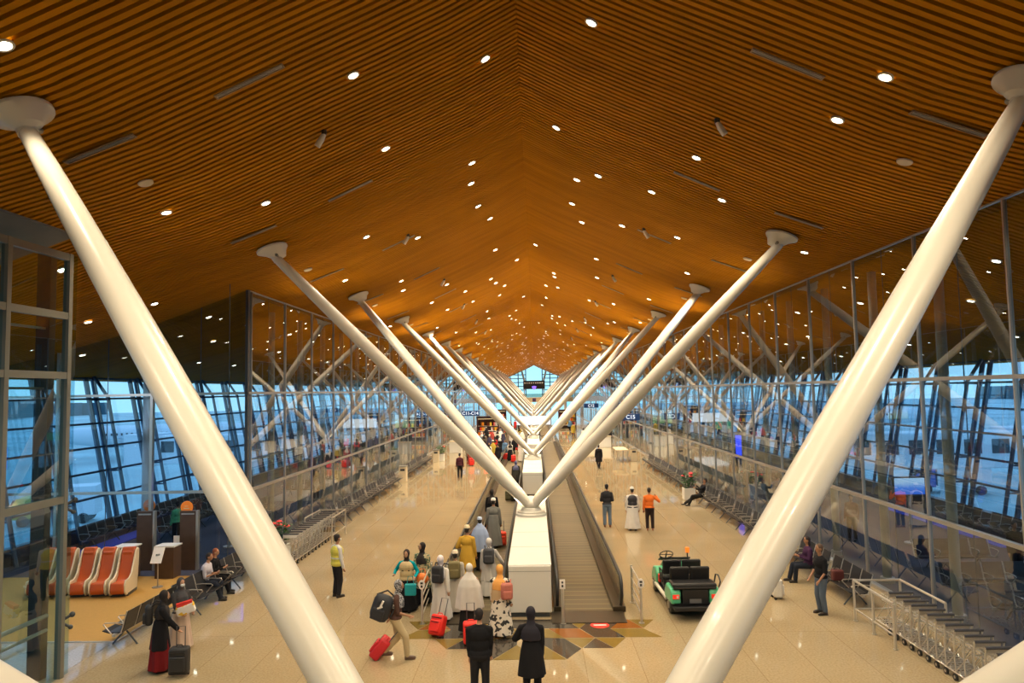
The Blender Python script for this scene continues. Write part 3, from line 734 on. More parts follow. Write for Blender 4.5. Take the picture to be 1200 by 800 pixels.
# ------------------------------------------------------------------ luggage
def suitcase(x, y, rz, c, label, tilt=0, h=.55, w=.36, d=.24, handle=.45, soft=True):
    m = mat('luggage '+c[0], c[1], .55 if soft else .3, noise=.12)
    r = thing('suitcase', label, 'suitcase', (x, y, 0), rz)
    r.rotation_euler = (tilt, 0, rz)
    MB().box((0, 0, .05+h/2), (w, d, h)).build('body', m, r, True, bevel=.05)
    MB().box((0, -d/2-.02, .05+h*.42), (w*.78, .06, h*.55)).build('front_pocket', m, r, True, bevel=.02)
    MB().box((0, -d/2-.002, .05+h*.82), (w*.8, .012, .02)).box((0, -d/2-.055, .05+h*.6), (w*.6, .006, .015)).build('zip', BLACK, r)
    MB().tube([(-.09, d/2-.05, h), (-.09, d/2-.05, h+handle), (.09, d/2-.05, h+handle), (.09, d/2-.05, h)], .011, 6).build('pull_handle', DMET, r, True)
    MB().tube([(-.07, 0, h+.05), (-.05, 0, h+.09), (.05, 0, h+.09), (.07, 0, h+.05)], .012, 6).build('grab_handle', m, r, True)
    for s in (1, -1): MB().cyl((s*w*.4, d/2-.03, .04), .04, .03, 'x').build('wheel', RUBBER, r, True)
    return r
def backpack(loc, rz, c, label, s=1., duffel=False):
    m = mat('bag '+c[0], c[1], .7, noise=.2)
    r = thing('duffel_bag' if duffel else 'backpack', label, 'bag', loc, rz)
    if duffel:
        MB().box((0, 0, 0), (.44, .34, .60), ry=.35).build('body', m, r, True, bevel=.14); MB().box((-.05, -.17, -.1), (.28, .08, .26), ry=.35).build('front_pocket', m, r, True, bevel=.03)
        MB().box((.06, -.185*s, .12), (.04, .03, .17), ry=.5).box((.02, -.185*s, .05), (.12, .03, .03), ry=-.3).build('white_print', INL['w'], r)
        MB().tube([(-.1, .0, .29*s), (.1, .14, .34*s), (.26*s, .1, .22*s), (.30*s, .02, .0), (.2, -.02, -.2)], .018, 6).build('strap', m, r, True)
    else:
        MB().box((0, 0, 0), (.30*s, .16*s, .42*s)).build('body', m, r, True, bevel=.06)
        MB().box((0, -.09*s, -.07*s), (.22*s, .07*s, .20*s)).build('front_pocket', m, r, True, bevel=.03)
        for k in (1, -1): MB().tube([(k*.1*s, .06*s, .19*s), (k*.12*s, .13*s, .25*s), (k*.14*s, .3*s, .2*s)], .018, 6).build('strap', m, r, True)
        MB().tube([(-.04, .03, .2*s), (0, .03, .26*s), (.04, .03, .2*s)], .01, 6).build('grab_loop', m, r, True)
    return r

# ------------------------------------------------------------------ people
SKIN = {'a': (.36, .18, .10), 'b': (.46, .25, .15), 'c': (.20, .10, .06)}
TMP = bpy.data.scenes.new('tmp')
def remesh(mb, name, m, parent, vox, smooth=4, push=0):
    me = mb.mesh(name+'_tmp', None); o = bpy.data.objects.new(name+'_tmp', me); TMP.collection.objects.link(o)
    a = o.modifiers.new('r', 'REMESH'); a.mode = 'VOXEL'; a.voxel_size = vox; a.use_smooth_shade = True
    if smooth: b = o.modifiers.new('s', 'SMOOTH'); b.iterations = smooth; b.factor = .5
    TMP.view_layers[0].update(); dg = TMP.view_layers[0].depsgraph; me2 = bpy.data.meshes.new_from_object(o.evaluated_get(dg))
    bpy.data.objects.remove(o); bpy.data.meshes.remove(me)
    me2.name = name; me2.materials.clear(); me2.materials.append(m)
    me2.polygons.foreach_set('use_smooth', [True]*len(me2.polygons))
    r = bpy.data.objects.new(name, me2); COL.objects.link(r); r.parent = parent; return r
def limb(mb, p0, p1, r0, r1, seg=10):
    p0 = Vector(p0); p1 = Vector(p1); mb.tube([p0, p0.lerp(p1, .35), p1], [r0, r0*.98*.6+r1*.42, r1], seg); mb.ell(p0, r0, seg, 6); mb.ell(p1, r1, seg, 6)
def ik(a, b, l1, l2, pole):
    a = Vector(a); b = Vector(b); d = b-a; L = d.length
    if L > (l1+l2)*.995: b = a+d.normalized()*(l1+l2)*.995; d = b-a; L = d.length
    if L < .05: L = .05
    u = d.normalized(); x = (l1*l1-l2*l2+L*L)/(2*L); h = math.sqrt(max(0, l1*l1-x*x)); p = Vector(pole); p = (p-u*p.dot(u)).normalized()
    return a+u*x+p*h, b
ARM = {'down': ((.24, .06, .80), (.24, .06, .80))}
def person(x, y, rz, H, label, skin='b', top=('shirt', (.5, .5, .5)), bottom=('trousers', (.02, .02, .025)), head=('hair', (.015, .01, .01)),
           pose='stand', rh=None, lh=None, shoes=(.02, .015, .012), lod=0, vest=None, mask=False, extra=None, z=0, lean=0, group=None, fat=1.1, seatz=.47, turn=0, pants_top=None):
    k = H/1.75
    r = thing('person', label, 'person', (x, y, z), rz, group); r.scale = (k, k, k)
    sk = mat('skin '+skin, SKIN[skin], .5, noise=.03, nscale=8)
    vb = (.013, .022, .034)[lod]; vc = (.016, .024, .036)[lod]
    sit = pose in ('sit', 'recline')
    hipz = seatz+.10 if sit else .93
    hip = Vector((0, 0, hipz)); 
    ln = lean if not pose == 'recline' else -.35
    tp = Vector((0, math.sin(ln), math.cos(ln)))
    def T(x_, y_, zz): return hip+tp*zz+Vector((x_, y_*math.cos(ln), -y_*math.sin(ln)))
    chest = T(0, 0, .34); neck = T(0, -.01, .56); hd = T(0, .02, .74)
    sh = {1: T(.17*fat, -.01, .465), -1: T(-.17*fat, -.01, .465)}
    hands = {}; elb = {}
    for s, tgt in ((1, rh), (-1, lh)):
        t = Vector(tgt) if tgt else Vector((s*.25, .07, hipz-.10))
        pole = (s*.5, -1, -.35)
        if tgt and t.z > 1.2: pole = (s*1, -.2, -1)
        e, w = ik(sh[s], t, .29, .27, pole); elb[s] = e; hands[s] = w
    knee = {}; ank = {}
    for s in (1, -1):
        hj = hip+Vector((s*.09, 0, -.03))
        if pose == 'stand': a = Vector((s*.11, -.01, .09))
        elif pose == 'walk': a = Vector((s*.07, s*.27, .10 if s > 0 else .16))
        elif pose == 'walkl': a = Vector((s*.07, -s*.27, .10 if s < 0 else .16))
        elif pose == 'sit': a = Vector((s*.12, .52+.05*s, .09))
        else: a = Vector((s*.10, .80 if s > 0 else .62, .10))
        kn, a = ik(hj, a, .412 if pose == 'stand' else .44, .405 if pose == 'stand' else .43, (s*.15, 1, .6 if sit else 0)); knee[s] = kn; ank[s] = a
    # body
    b = MB()
    b.ell(hip+Vector((0, -.01, .02)), (.165*fat, .115*fat, .13), 14, 8); b.ell(T(0, 0, .18), (.14*fat, .10*fat, .16), 14, 8); b.ell(T(0, 0, .38), (.165*fat, .11*fat, .17), 14, 8)
    limb(b, sh[1], sh[-1], .055, .055)
    for s in (1, -1): limb(b, T(0, -.01, .54), sh[s], .058, .05)
    limb(b, T(0, -.01, .5), hd-tp*.06, .055, .05)
    for s in (1, -1):
        limb(b, hip+Vector((s*.09, 0, -.03)), knee[s], .085, .055); limb(b, knee[s], ank[s], .055, .036)
        f = ank[s]; b.ell(f+Vector((0, .07, -.05)), (.042, .13, .04), 12, 6)
        limb(b, sh[s], elb[s], .05, .038); limb(b, elb[s], hands[s], .038, .025)
    # head
    Rz = Matrix.Rotation(turn, 3, 'Z')
    def Hd(x_, y_, z_): return hd+Rz@Vector((x_, y_, z_))
    b.ell(Hd(0, -.008, .02), (.076, .095, .105), 16, 12); b.ell(Hd(0, .028, -.045), (.052, .058, .062), 12, 8)
    b.ell(Hd(0, .092, -.012), (.013, .02, .026), 8, 6); 
    for s in (1, -1): b.ell(Hd(s*.078, -.005, -.005), (.012, .02, .032), 8, 6)
    # hands
    for s in (1, -1):
        w = hands[s]; d = (w-elb[s]).normalized(); sd = d.cross(Vector((0, 1, 0))); sd = sd.normalized() if sd.length > .1 else Vector((0, 0, 1)); nr = sd.cross(d)
        pc = w+d*.045
        b.tube([w-d*.01, w+d*.03, w+d*.085], [.024, .034, .030], 10)
        if lod == 0:
            for j, fl in enumerate((.062, .072, .068, .052)):
                o_ = sd*(.030-.020*j); p0 = w+d*.08+o_; p1 = p0+d*fl*.5+nr*.008*s; p2 = p1+d*fl*.35+nr*.028*s
                b.tube([p0, p1, p2], [.0105, .0095, .008], 6)
            p0 = w+d*.03+sd*.028; b.tube([p0, p0+sd*.028+d*.025, p0+sd*.03+d*.055+nr*.012*s], [.013, .011, .009], 6)
        else: b.ell(w+d*.10, (.028, .028, .045), 8, 6)
    remesh(b, 'body', sk, r, vb, 3)
    g = fat
    # clothing
    tm = top[1] if not isinstance(top[1], tuple) else mat('cloth %.2f %.2f %.2f' % top[1], top[1], .9, noise=.10, nscale=5, spec=.15)
    bm_ = bottom[1] if not isinstance(bottom[1], tuple) else mat('cloth %.2f %.2f %.2f' % bottom[1], bottom[1], .9, noise=.10, nscale=5, spec=.15)
    c = MB(); q = .02
    if top[0] != 'cape':
        c.ell(T(0, 0, .18), (.145*g+q, .105*g+q, .19), 14, 8); c.ell(T(0, 0, .38), (.17*g+q, .112*g+q, .18), 14, 8); c.ell(hip+Vector((0, 0, .03)), (.17*g+q, .12*g+q, .10), 14, 8)
        limb(c, sh[1], sh[-1], .068, .068)
        for s in (1, -1): limb(c, T(0, -.01, .53), sh[s], .066, .062)
        sl = .99 if top[0] not in ('tee', 'polo') else .0
        for s in (1, -1):
            rr = .02 if top[0] in ('robe', 'tunic') else .008
            limb(c, sh[s], elb[s], .062+rr*.6, .048+rr)
            if sl: limb(c, elb[s], elb[s].lerp(hands[s], .93), .046+rr, .033+rr*1.3)
    if top[0] == 'tunic' and not sit:
        c.lathe([(.16*g, .20), (.20*g, 0), (.235*g, -.28), (.25*g, -.42)], (0, 0, hipz), 28, .78, .07, 6)
    if top[0] == 'robe' and not sit:
        c.lathe([(.16*g, .25), (.20*g, 0), (.23*g, -.3), (.27*g, -.6), (.30*g, -.84)], (0, 0, hipz), 32, .8, .08, 7)
    if top[0] == 'cape':
        c.lathe([(.06, .68), (.13, .58), (.22, .48), (.27*g, .3), (.31*g, .0), (.34*g, -.28)], (0, -.02, hipz), 36, .72, .09, 8)
    remesh(c, {'robe': 'robe', 'tunic': 'tunic', 'cape': 'cape', 'tee': 't_shirt'}.get(top[0], 'shirt'), tm, r, vc, 2)
    if top[0] != 'robe' or sit:
        c = MB(); 
        if bottom[0] == 'trousers' or sit:
            c.ell(hip+Vector((0, -.005, 0)), (.168*g+.015, .122*g+.015, .13), 14, 8)
            for s in (1, -1):
                w = .022 if bottom[0] == 'trousers' else .05
                limb(c, hip+Vector((s*.09, 0, -.03)), knee[s], .088+w, .06+w); limb(c, knee[s], ank[s]+(knee[s]-ank[s]).normalized()*.02, .06+w, .046+w)
        else:
            c.lathe([(.15*g, .12), (.19*g, 0), (.215*g, -.25), (.25*g, -.6), (.28*g, -.86)], (0, 0, hipz), 32, .8, .09, 8)
            if pose.startswith('walk'): c.lathe([(.15, 0), (.2, -.4), (.22, -.84)], (0, .1, hipz), 24, .9, .05, 6)
        remesh(c, 'trousers' if bottom[0] == 'trousers' else 'skirt', bm_, r, vc, 2)
    if vest:
        c = MB(); q = .05; c.ell(hip+Vector((0, 0, .03)), (.165*g+q, .115*g+q, .12), 14, 8)
        c.ell(T(0, 0, .18), (.15*g+q, .11*g+q, .22), 14, 8); c.ell(T(0, 0, .37), (.165*g+q, .115*g+q, .19), 14, 8)
        v = remesh(c, 'waistcoat' if vest[0] == 'w' else 'safety_vest', mat('vest %.2f %.2f %.2f' % vest[1], vest[1], .7), r, vc, 2)
        if vest[0] == 's':
            MB().lathe([(.195*g+.006, -.02), (.195*g+.006, .02)], tuple(T(0, 0, .2)), 24, .76, cap=False).build('reflective_band', mat('silver band', (.6, .6, .58), .4), v, True)
    shm = mat('shoe %.2f %.2f %.2f' % shoes, shoes, .45)
    for s in (1, -1):
        f = ank[s]; a = -.35 if (pose == 'walk' and s < 0) or (pose == 'walkl' and s > 0) else 0
        b = MB().ell(f+Vector((0, .065, -.045)), (.050, .145, .042), 14, 8).box(f+Vector((0, .06, -.08)), (.08, .26, .02)).ell(f+Vector((0, -.01, -.02)), (.048, .06, .06), 12, 8)
        remesh(b, 'shoe', shm, r, .018, 1)
    # head wear
    hm = mat('head %.2f %.2f %.2f' % head[1], head[1], .8, noise=.1) if isinstance(head[1], tuple) else head[1]
    if head[0] in ('hair', 'cap', 'longhair'):
        hc = mat('hair', (.015, .011, .009), .5, noise=.3) if head[0] == 'cap' else hm
        b = MB(); b.ell(Hd(0, -.022, .035), (.084, .098, .10), 16, 10); b.ell(Hd(0, -.05, -.02), (.072, .06, .075), 12, 8)
        if head[0] == 'longhair': b.ell(Hd(0, -.06, -.10), (.085, .05, .14), 12, 8)
        remesh(b, 'hair', hc, r, .014, 1)
        if head[0] == 'cap':
            MB().lathe([(.0, .135), (.06, .13), (.083, .105), (.092, .04)], tuple(Hd(0, -.012, .015)), 20, 1.12, cap=False).build('cap', hm, r, True)
    elif head[0] == 'scarf':
        b = MB(); b.ell(Hd(0, -.028, .025), (.098, .105, .122), 16, 10); b.ell(Hd(0, -.01, -.07), (.085, .085, .09), 14, 8)
        nk = T(0, -.01, .50); b.lathe([(.07, .12), (.10, .05), (.17, -.02), (.205, -.09), (.21, -.24)], tuple(nk), 24, .78, .06, 7)
        remesh(b, 'headscarf', hm, r, vc, 2)
        fc = MB().ell(Hd(0, .035, -.005), (.058, .066, .082), 14, 10); remesh(fc, 'face', sk, r, .012, 1)
    # face
    if lod == 0 and head[0] != 'none':
        yf = .098 if head[0] == 'scarf' else .088
        for s in (1, -1):
            MB().ell(Hd(s*.028, yf-.008, .012), (.012, .006, .007), 8, 6).build('eye', RUBBER, r, True)
            MB().box(Hd(s*.029, yf-.004, .034), (.03, .008, .007)).build('eyebrow', RUBBER, r)
        MB().ell(Hd(0, yf-.002, -.05), (.022, .008, .007), 8, 6).build('mouth', mat('lips', (.35, .10, .08), .5), r, True)
    if mask: MB().ell(Hd(0, .07, -.035), (.058, .045, .045), 14, 8).build('face_mask', mat('mask', (.65, .72, .75), .7), r, True)
    return r, k, hands
def P(px, py): return at(px, py)
BK = (.012, .012, .015); NAVY = (.02, .025, .04)
def put(px, py, *a, **kw):
    x, y = at(px, py); return person(x, y, *a, **kw)
def put_belt(px, py, *a, **kw):
    x, y = at(px, py, .024); return person(x, y, *a, z=.024, **kw)
W_ = (.70, .67, .63)
FLOR = pattern('black and white leafy print', (.03, .03, .03), (.75, .68, .58), 9, .46)
CHECK = pattern('patterned grey scarf', (.08, .08, .09), (.4, .4, .42), 30, .5)
GRNP = pattern('green patterned cloth', (.07, .12, .08), (.45, .38, .22), 14, .5)
# foreground pair
put(563, 824, .05, 1.72, 'person in black jacket and trousers seen from behind, at the bottom centre-left', top=('shirt', (.014, .014, .017)), rh=(.2, .12, .85), lh=(-.2, .12, .85), fat=1.22)
put(624, 822, -.1, 1.72, 'person in black coat and black headscarf holding a phone, at the bottom centre', top=('tunic', (.012, .013, .022)), head=('scarf', (.012, .01, .02)), rh=(.18, .12, .82), lh=(-.14, .26, 1.22))
# security guard
put(395, 699, PI*.75+PI, 1.76, 'person in white shirt, yellow safety vest and face mask walking alone at left', 'a', ('shirt', (.62, .60, .60)), pose='stand', vest=('s', (.62, .56, .08)), mask=True)
# khaki trousers with duffel
x, y = at(464, 772); person(x, y, -PI/2+.1, 1.68, 'person in brown top and khaki trousers striding right with a large black bag', 'a', ('tee', (.10, .055, .045)), ('trousers', (.50, .40, .24)), ('scarf', CHECK), 'walk', rh=(.1, .3, 1.0), lh=(-.2, -.28, .62), shoes=(.12, .07, .05), lean=.1)
backpack((x-.28, y-.16, 1.17), -.1, ('black duffel', (.02, .022, .03)), 'bulky black duffel bag with white print on the khaki walker', 1.0, True)
sx, sy = at(436, 771); suitcase(sx, sy, -PI/2, ('crimson', (.60, .02, .03)), 'crimson wheeled suitcase tilted behind the khaki walker', tilt=.0, h=.5).rotation_euler = (math.radians(-40), 0, -PI/2)
# group of pilgrims
TEAL = (.0, .28, .34)
put(477, 716, PI-.1, 1.60, 'person facing the camera in black headscarf, beige vest and teal sleeves', 'b', ('shirt', TEAL), ('skirt', BK), ('scarf', (.012, .012, .012)), vest=('w', (.55, .42, .22)), rh=(.33, .18, 1.12), lh=(-.30, .2, 1.05))
put(495, 708, PI*.9, 1.66, 'person in green patterned tunic and black headscarf beside the barrier', 'b', ('tunic', GRNP), ('skirt', BK), ('scarf', (.012, .012, .012)), turn=-.8, rh=(.1, .3, 1.0))
x, y = at(495, 712); o = MB().ell((0, 0, 0), (.17, .1, .15), 16, 10).build('hand_bag', mat('bag orange', (.8, .2, .03), .5), smooth=True, loc=(x+.05, y-.28, .86)); tag(o, 'orange round bag carried beside the barrier', 'bag'); MB().tube([(-.1, 0, .1), (-.06, 0, .26), (.06, 0, .26), (.1, 0, .1)], .012, 6).build('strap', mat('bag orange', (.8, .2, .03), .5), o)
x, y = at(482, 722); o = MB().box((0, 0, 0), (.3, .12, .3)).build('hand_bag', mat('bag teal', (.0, .3, .36), .6), bevel=.03, loc=(x+.02, y-.2, .75)); tag(o, 'teal cloth bag hanging below the patterned headscarf', 'bag'); MB().tube([(-.09, 0, .14), (-.06, 0, .34), (.06, 0, .34), (.09, 0, .14)], .01, 6).build('strap', MATS['bag teal'], o)
x, y = at(517, 727); person(x, y, -.35, 1.62, 'person in white dress and white headscarf with a black backpack', 'b', ('robe', W_), head=('scarf', (.72, .66, .70)), rh=(.3, -.1, .7))
backpack((x-.05, y-.2, 1.22), -.35, ('black', (.02, .02, .025)), 'black backpack on the person in white dress', 1.05)
sx, sy = at(510, 747); suitcase(sx, sy, -.4, ('red one', (.80, .025, .015)), 'bright red suitcase pulled by the person in white dress', h=.48).rotation_euler = (math.radians(-25), 0, -.45)
x, y = at(534, 718); person(x, y, .2, 1.60, 'person in cream robe with olive backpack and white cap', 'b', ('robe', (.55, .50, .42)), head=('cap', (.75, .62, .45)))
backpack((x+.0, y-.2, 1.18), .1, ('olive', (.16, .13, .05)), 'olive backpack on the person in cream robe', 1.1)
x2, y2 = at(540, 712); o = MB().box((0, 0, 0), (.36, .2, .26)).build('hand_bag', mat('bag yellow', (.85, .55, .03), .5), bevel=.05, loc=(x2, y2-.35, .95)); tag(o, 'yellow bag held in the middle of the pilgrim group', 'bag'); MB().tube([(-.1, 0, .12), (-.06, 0, .24), (.06, 0, .24), (.1, 0, .12)], .012, 6).build('strap', MATS['bag yellow'], o)
put_belt(548, 684, -.15, 1.72, 'person in mustard yellow robe and pale cap', 'a', ('tunic', (.62, .36, .05)), ('trousers', (.62, .36, .05)), ('cap', (.75, .62, .40)), rh=(.25, .1, .8), lh=(-.25, .25, 1.1))
put_belt(563, 667, .1, 1.66, 'person in pale blue cape over black skirt with white cap', 'b', ('cape', (.32, .40, .60)), ('skirt', BK), ('cap', (.5, .6, .8)), lh=(-.45, .35, 1.05))
put_belt(579, 641, .0, 1.78, 'person in long grey robe and white cap on the left walkway', 'a', ('robe', (.20, .20, .19)), head=('cap', (.78, .74, .70)))
put_belt(577, 622, .05, 1.70, 'person in black full cloak on the left walkway, ahead of the grey robe', 'b', ('robe', BK), head=('scarf', BK))
x, y = at(574, 699); person(x, y, -.05, 1.62, 'person in white dress and grey headscarf with dark grey backpack', 'b', ('tunic', (.55, .52, .50)), ('skirt', W_), ('scarf', (.62, .58, .54)), rh=(.42, .2, .95))
backpack((x, y-.2, 1.2), -.05, ('charcoal', (.055, .055, .065)), 'dark grey backpack on the person in grey headscarf', 1.05)
x, y = at(551, 741); person(x, y, -.1, 1.62, 'person in wide white cape over black skirt', 'b', ('cape', (.66, .62, .58)), ('skirt', (.02, .02, .02)), ('scarf', (.66, .62, .58)))
sx, sy = at(552, 756); suitcase(sx, sy, .1, ('red two', (.85, .03, .02)), 'red suitcase standing before the white caped person', h=.5)
x, y = at(587, 746); person(x, y, -.15, 1.66, 'person in leafy black and white dress with orange headscarf', 'b', ('robe', FLOR), head=('scarf', (.85, .40, .10)), lh=(-.22, .1, .82))
c = MB(); c.lathe([(.10, .12), (.19, .0), (.215, -.25), (.22, -.45)], (0, 0, 0), 28, .72, .05, 6); o = c.build('shawl', mat('tan shawl', (.52, .36, .20), .85), smooth=True, loc=(x, y, 1.28)); tag(o, 'tan shawl over the back of the leafy dress', 'shawl')
backpack((x+.17, y-.17, 1.12), .2, ('pink', (.50, .16, .12)), 'dusty pink backpack on the leafy dress', .95)
sx, sy = at(588, 640); suitcase(sx, sy, .1, ('scarlet', (.85, .06, .02)), 'scarlet suitcase standing on the left walkway beside the grey robe', h=.5)
sx, sy = at(569, 643); suitcase(sx, sy, 0, ('orange red', (.85, .12, .02)), 'orange red narrow suitcase between the blue cape and the grey robe', h=.55, w=.24)
put_belt(605, 572, .0, 1.62, 'person in patterned dark dress and blue headscarf ahead on the left walkway', 'b', ('tunic', (.05, .05, .04)), ('skirt', BK), ('scarf', (.12, .13, .25)), lod=1)
sx, sy = at(596, 587); suitcase(sx, sy, 0, ('olive case', (.10, .10, .05)), 'olive suitcase standing on the left walkway', h=.5)
sx, sy = at(603, 588); suitcase(sx, sy, 0, ('black case', (.02, .02, .02)), 'black suitcase beside the olive one on the left walkway', h=.52)
# men on right
put(712, 617, .0, 1.78, 'person in black jacket and blue jeans walking away on the right floor', 'a', ('shirt', (.03, .03, .035)), ('trousers', (.13, .18, .26)), rh=(.16, .2, 1.05), lh=(-.16, .2, 1.05), shoes=(.2, .08, .04), lod=0)
put(742, 621, -.05, 1.74, 'person in white robe, black waistcoat and white cap on the right floor', 'b', ('robe', (.74, .70, .66)), head=('cap', (.8, .76, .7)), vest=('w', (.02, .02, .03)), lod=0)
x, y = at(736.5, 612); o = MB().box((0, 0, 0), (.2, .1, .22)).build('hand_bag', BLACK, bevel=.03, loc=(x-.05, y-.1, .78)); tag(o, 'small black bag held beside the white robe', 'bag'); MB().tube([(-.06, 0, .1), (0, 0, .2), (.06, 0, .1)], .01, 6).build('strap', BLACK, o)
put(762, 621, -.1, 1.72, 'person in orange shirt and black trousers raising a phone on the right floor', 'a', ('shirt', (.75, .17, .03)), ('trousers', (.03, .02, .02)), ('hair', (.012, .01, .01)), 'stand', rh=(.30, .12, 1.42), shoes=(.3, .12, .06))
# sleeping man
person(8.45, 36.6, PI/2, 1.76, 'person in dark suit reclining asleep on the bench by the flower planter', 'a', ('shirt', (.02, .02, .025)), ('trousers', (.02, .02, .022)), pose='recline', rh=(.12, .22, .85), lh=(-.12, .22, 1.0), seatz=.42)
# couple at right bench
person(8.4, 22.3, PI/2, 1.68, 'person in dark purple top seated on the right bench', 'a', ('shirt', (.05, .02, .06)), ('trousers', NAVY), ('longhair', (.02, .012, .012)), 'sit', rh=(.12, .3, .8), lh=(-.12, .3, .8), seatz=.44)
put(964, 719, PI/2+.2, 1.74, 'person in black t-shirt and jeans standing beside the right bench', 'a', ('tee', BK), ('trousers', (.09, .12, .17)), ('hair', (.10, .06, .04)), rh=(.2, .18, .9), lh=(-.2, .18, .9), fat=1.1)
sx, sy = at(911, 701); suitcase(sx, sy, PI/2, ('white shell', (.75, .72, .66)), 'white hard suitcase beside the feet of the seated person in purple', h=.5, w=.34, soft=False, handle=.1)
x, y = at(963, 706); o = MB().box((0, 0, 0), (.32, .22, .3)).build('hand_bag', mat('bag dark red', (.10, .02, .02), .6), bevel=.05, loc=(8.6, 20.7, .60)); tag(o, 'dark bag resting on the right bench', 'bag'); MB().tube([(-.1, 0, .14), (0, 0, .26), (.1, 0, .14)], .012, 6).build('strap', BLACK, o)
# seated couple left
person(-9.55, 21.0, -PI/2, 1.70, 'person in pale checked shirt seated looking at a phone on the left bench', 'a', ('tee', (.50, .48, .56)), ('trousers', NAVY), ('hair', (.015, .01, .01)), 'sit', rh=(.1, .36, .78), lh=(-.1, .36, .78), seatz=.44, lean=.2)
person(-9.6, 21.7, -PI/2, 1.66, 'person with red brown hair in black jacket seated beside the pale shirt', 'b', ('shirt', BK), ('trousers', BK), ('longhair', (.25, .07, .03)), 'sit', rh=(.1, .36, .80), lh=(-.1, .36, .80), seatz=.44, lean=.1)
# abaya woman
x, y = at(187, 786); person(x, y, -1.1, 1.66, 'person in black top and dark red skirt holding a suitcase handle at lower left', 'b', ('tunic', BK), ('skirt', (.16, .012, .015)), ('scarf', BK), rh=(.22, .38, .92), lh=(-.2, .2, .95), lean=.1)
backpack((x-.24, y-.02, 1.2), -1.1, ('black day', (.015, .015, .018)), 'black backpack on the person in dark red skirt', 1.)
sx, sy = at(210, 792); suitcase(sx, sy, .1, ('black big', (.02, .02, .022)), 'black suitcase with raised handle at lower left', h=.56, w=.40)
x, y = at(211, 762); person(x, y, -2.2, 1.62, 'person in grey headscarf and pale striped skirt wearing a face mask at lower left', 'b', ('shirt', (.045, .045, .05)), ('skirt', (.55, .42, .34)), ('scarf', (.05, .05, .06)), mask=True, rh=(.12, .34, 1.0), lh=(-.16, .30, 1.0))
o = MB().box((0, 0, 0), (.40, .16, .22), rz=.4, ry=-.3).build('shopping_bag', pattern('white red yellow print', (.8, .5, .03), (.8, .75, .7), 7, .45), bevel=.03, loc=(x+.24, y-.24, 1.02)); tag(o, 'yellow and white shopping bag held by the masked person', 'bag')
MB().box((-.02, -.02, .13), (.34, .12, .08), rz=.4, ry=-.2).build('red_packet', mat('red packet', (.7, .04, .03), .5), o)
# middle distance
put(702, 549, .0, 1.74, 'person in black with shoulder bag walking beyond the right walkway', 'a', ('tunic', BK), lod=1, pose='walk')
put(539, 561, .0, 1.70, 'person in dark maroon top walking away on the left floor', 'a', ('shirt', (.07, .02, .03)), ('trousers', BK), lod=1, pose='walk')
cols = [(.7, .66, .6), BK, (.55, .03, .03), (.05, .05, .1), W_, (.3, .05, .04), (.15, .12, .1), (.75, .7, .66), (.4, .3, .05), BK, (.1, .2, .35)]
random.seed(11)
far = []
protos = []
crowd = [(611, 541), (584, 544), (580, 533), (574, 530), (600, 527), (612, 535), (568, 528), (587, 519), (606, 525), (580, 512), (573, 510), (612, 521), (598, 507), (604, 505), (590, 505), (583, 505), (552, 545), (549, 541), (573, 545), (578, 540), (586, 530), (592, 536), (598, 540), (603, 532), (608, 528), (590, 523), (583, 520), (577, 522), (596, 520), (603, 518), (609, 516), (570, 518), (565, 524), (600, 512), (607, 510), (594, 512), (588, 509),
         (684, 520), (690, 512), (697, 506), (706, 520), (672, 512), (715, 514), (668, 505)]
hv = [('scarf', W_), ('cap', (.75, .7, .6)), ('scarf', BK), ('hair', (.015, .01, .01))]
names = {0: 'white', 1: 'black', 2: 'red', 3: 'navy', 4: 'cream'}
def cname(c):
    r_, g_, b_ = c
    if max(c) < .1: return 'black'
    if min(c) > .5: return 'white'
    if b_ > r_: return 'blue'
    if r_ > .5 and g_ < .2: return 'bright red'
    if r_ > .25 and g_ < .1: return 'dark red'
    if g_ > .2: return 'ochre'
    return 'dark grey'
for i, (px, py) in enumerate(crowd):
    x, y = at(px, py); c = cols[i % len(cols)]; st = ('robe', 'tunic', 'shirt', 'cape')[i % 4]
    hh = hv[(i*3) % 4]
    side = 'left' if px < 627 else 'right'
    person(x, y, random.uniform(-.6, .6) if i % 3 else PI+random.uniform(-.5, .5), random.uniform(1.55, 1.78), 'small far person in %s %s and %s %s in the %s crowd' % (cname(c), {'shirt': 'shirt'}.get(st, st), cname(hh[1]), {'scarf': 'headscarf', 'cap': 'cap', 'hair': 'hair'}[hh[0]], side), 'ab'[i % 2], (st, c), ('trousers' if i % 2 else 'skirt', BK), hh, 'walk' if i % 2 else 'stand', lod=2, group='distant crowd in the hall')
for i, (px, py) in enumerate(((594, 539), (602, 541), (582, 538), (604, 525), (553, 545), (570, 545))):
    x, y = at(px, py); suitcase(x, y-.5, random.uniform(-.4, .4), ('far red', (.8, .03, .02)), 'red suitcase in the distant crowd on the left', h=.55)['group'] = 'distant red suitcases'
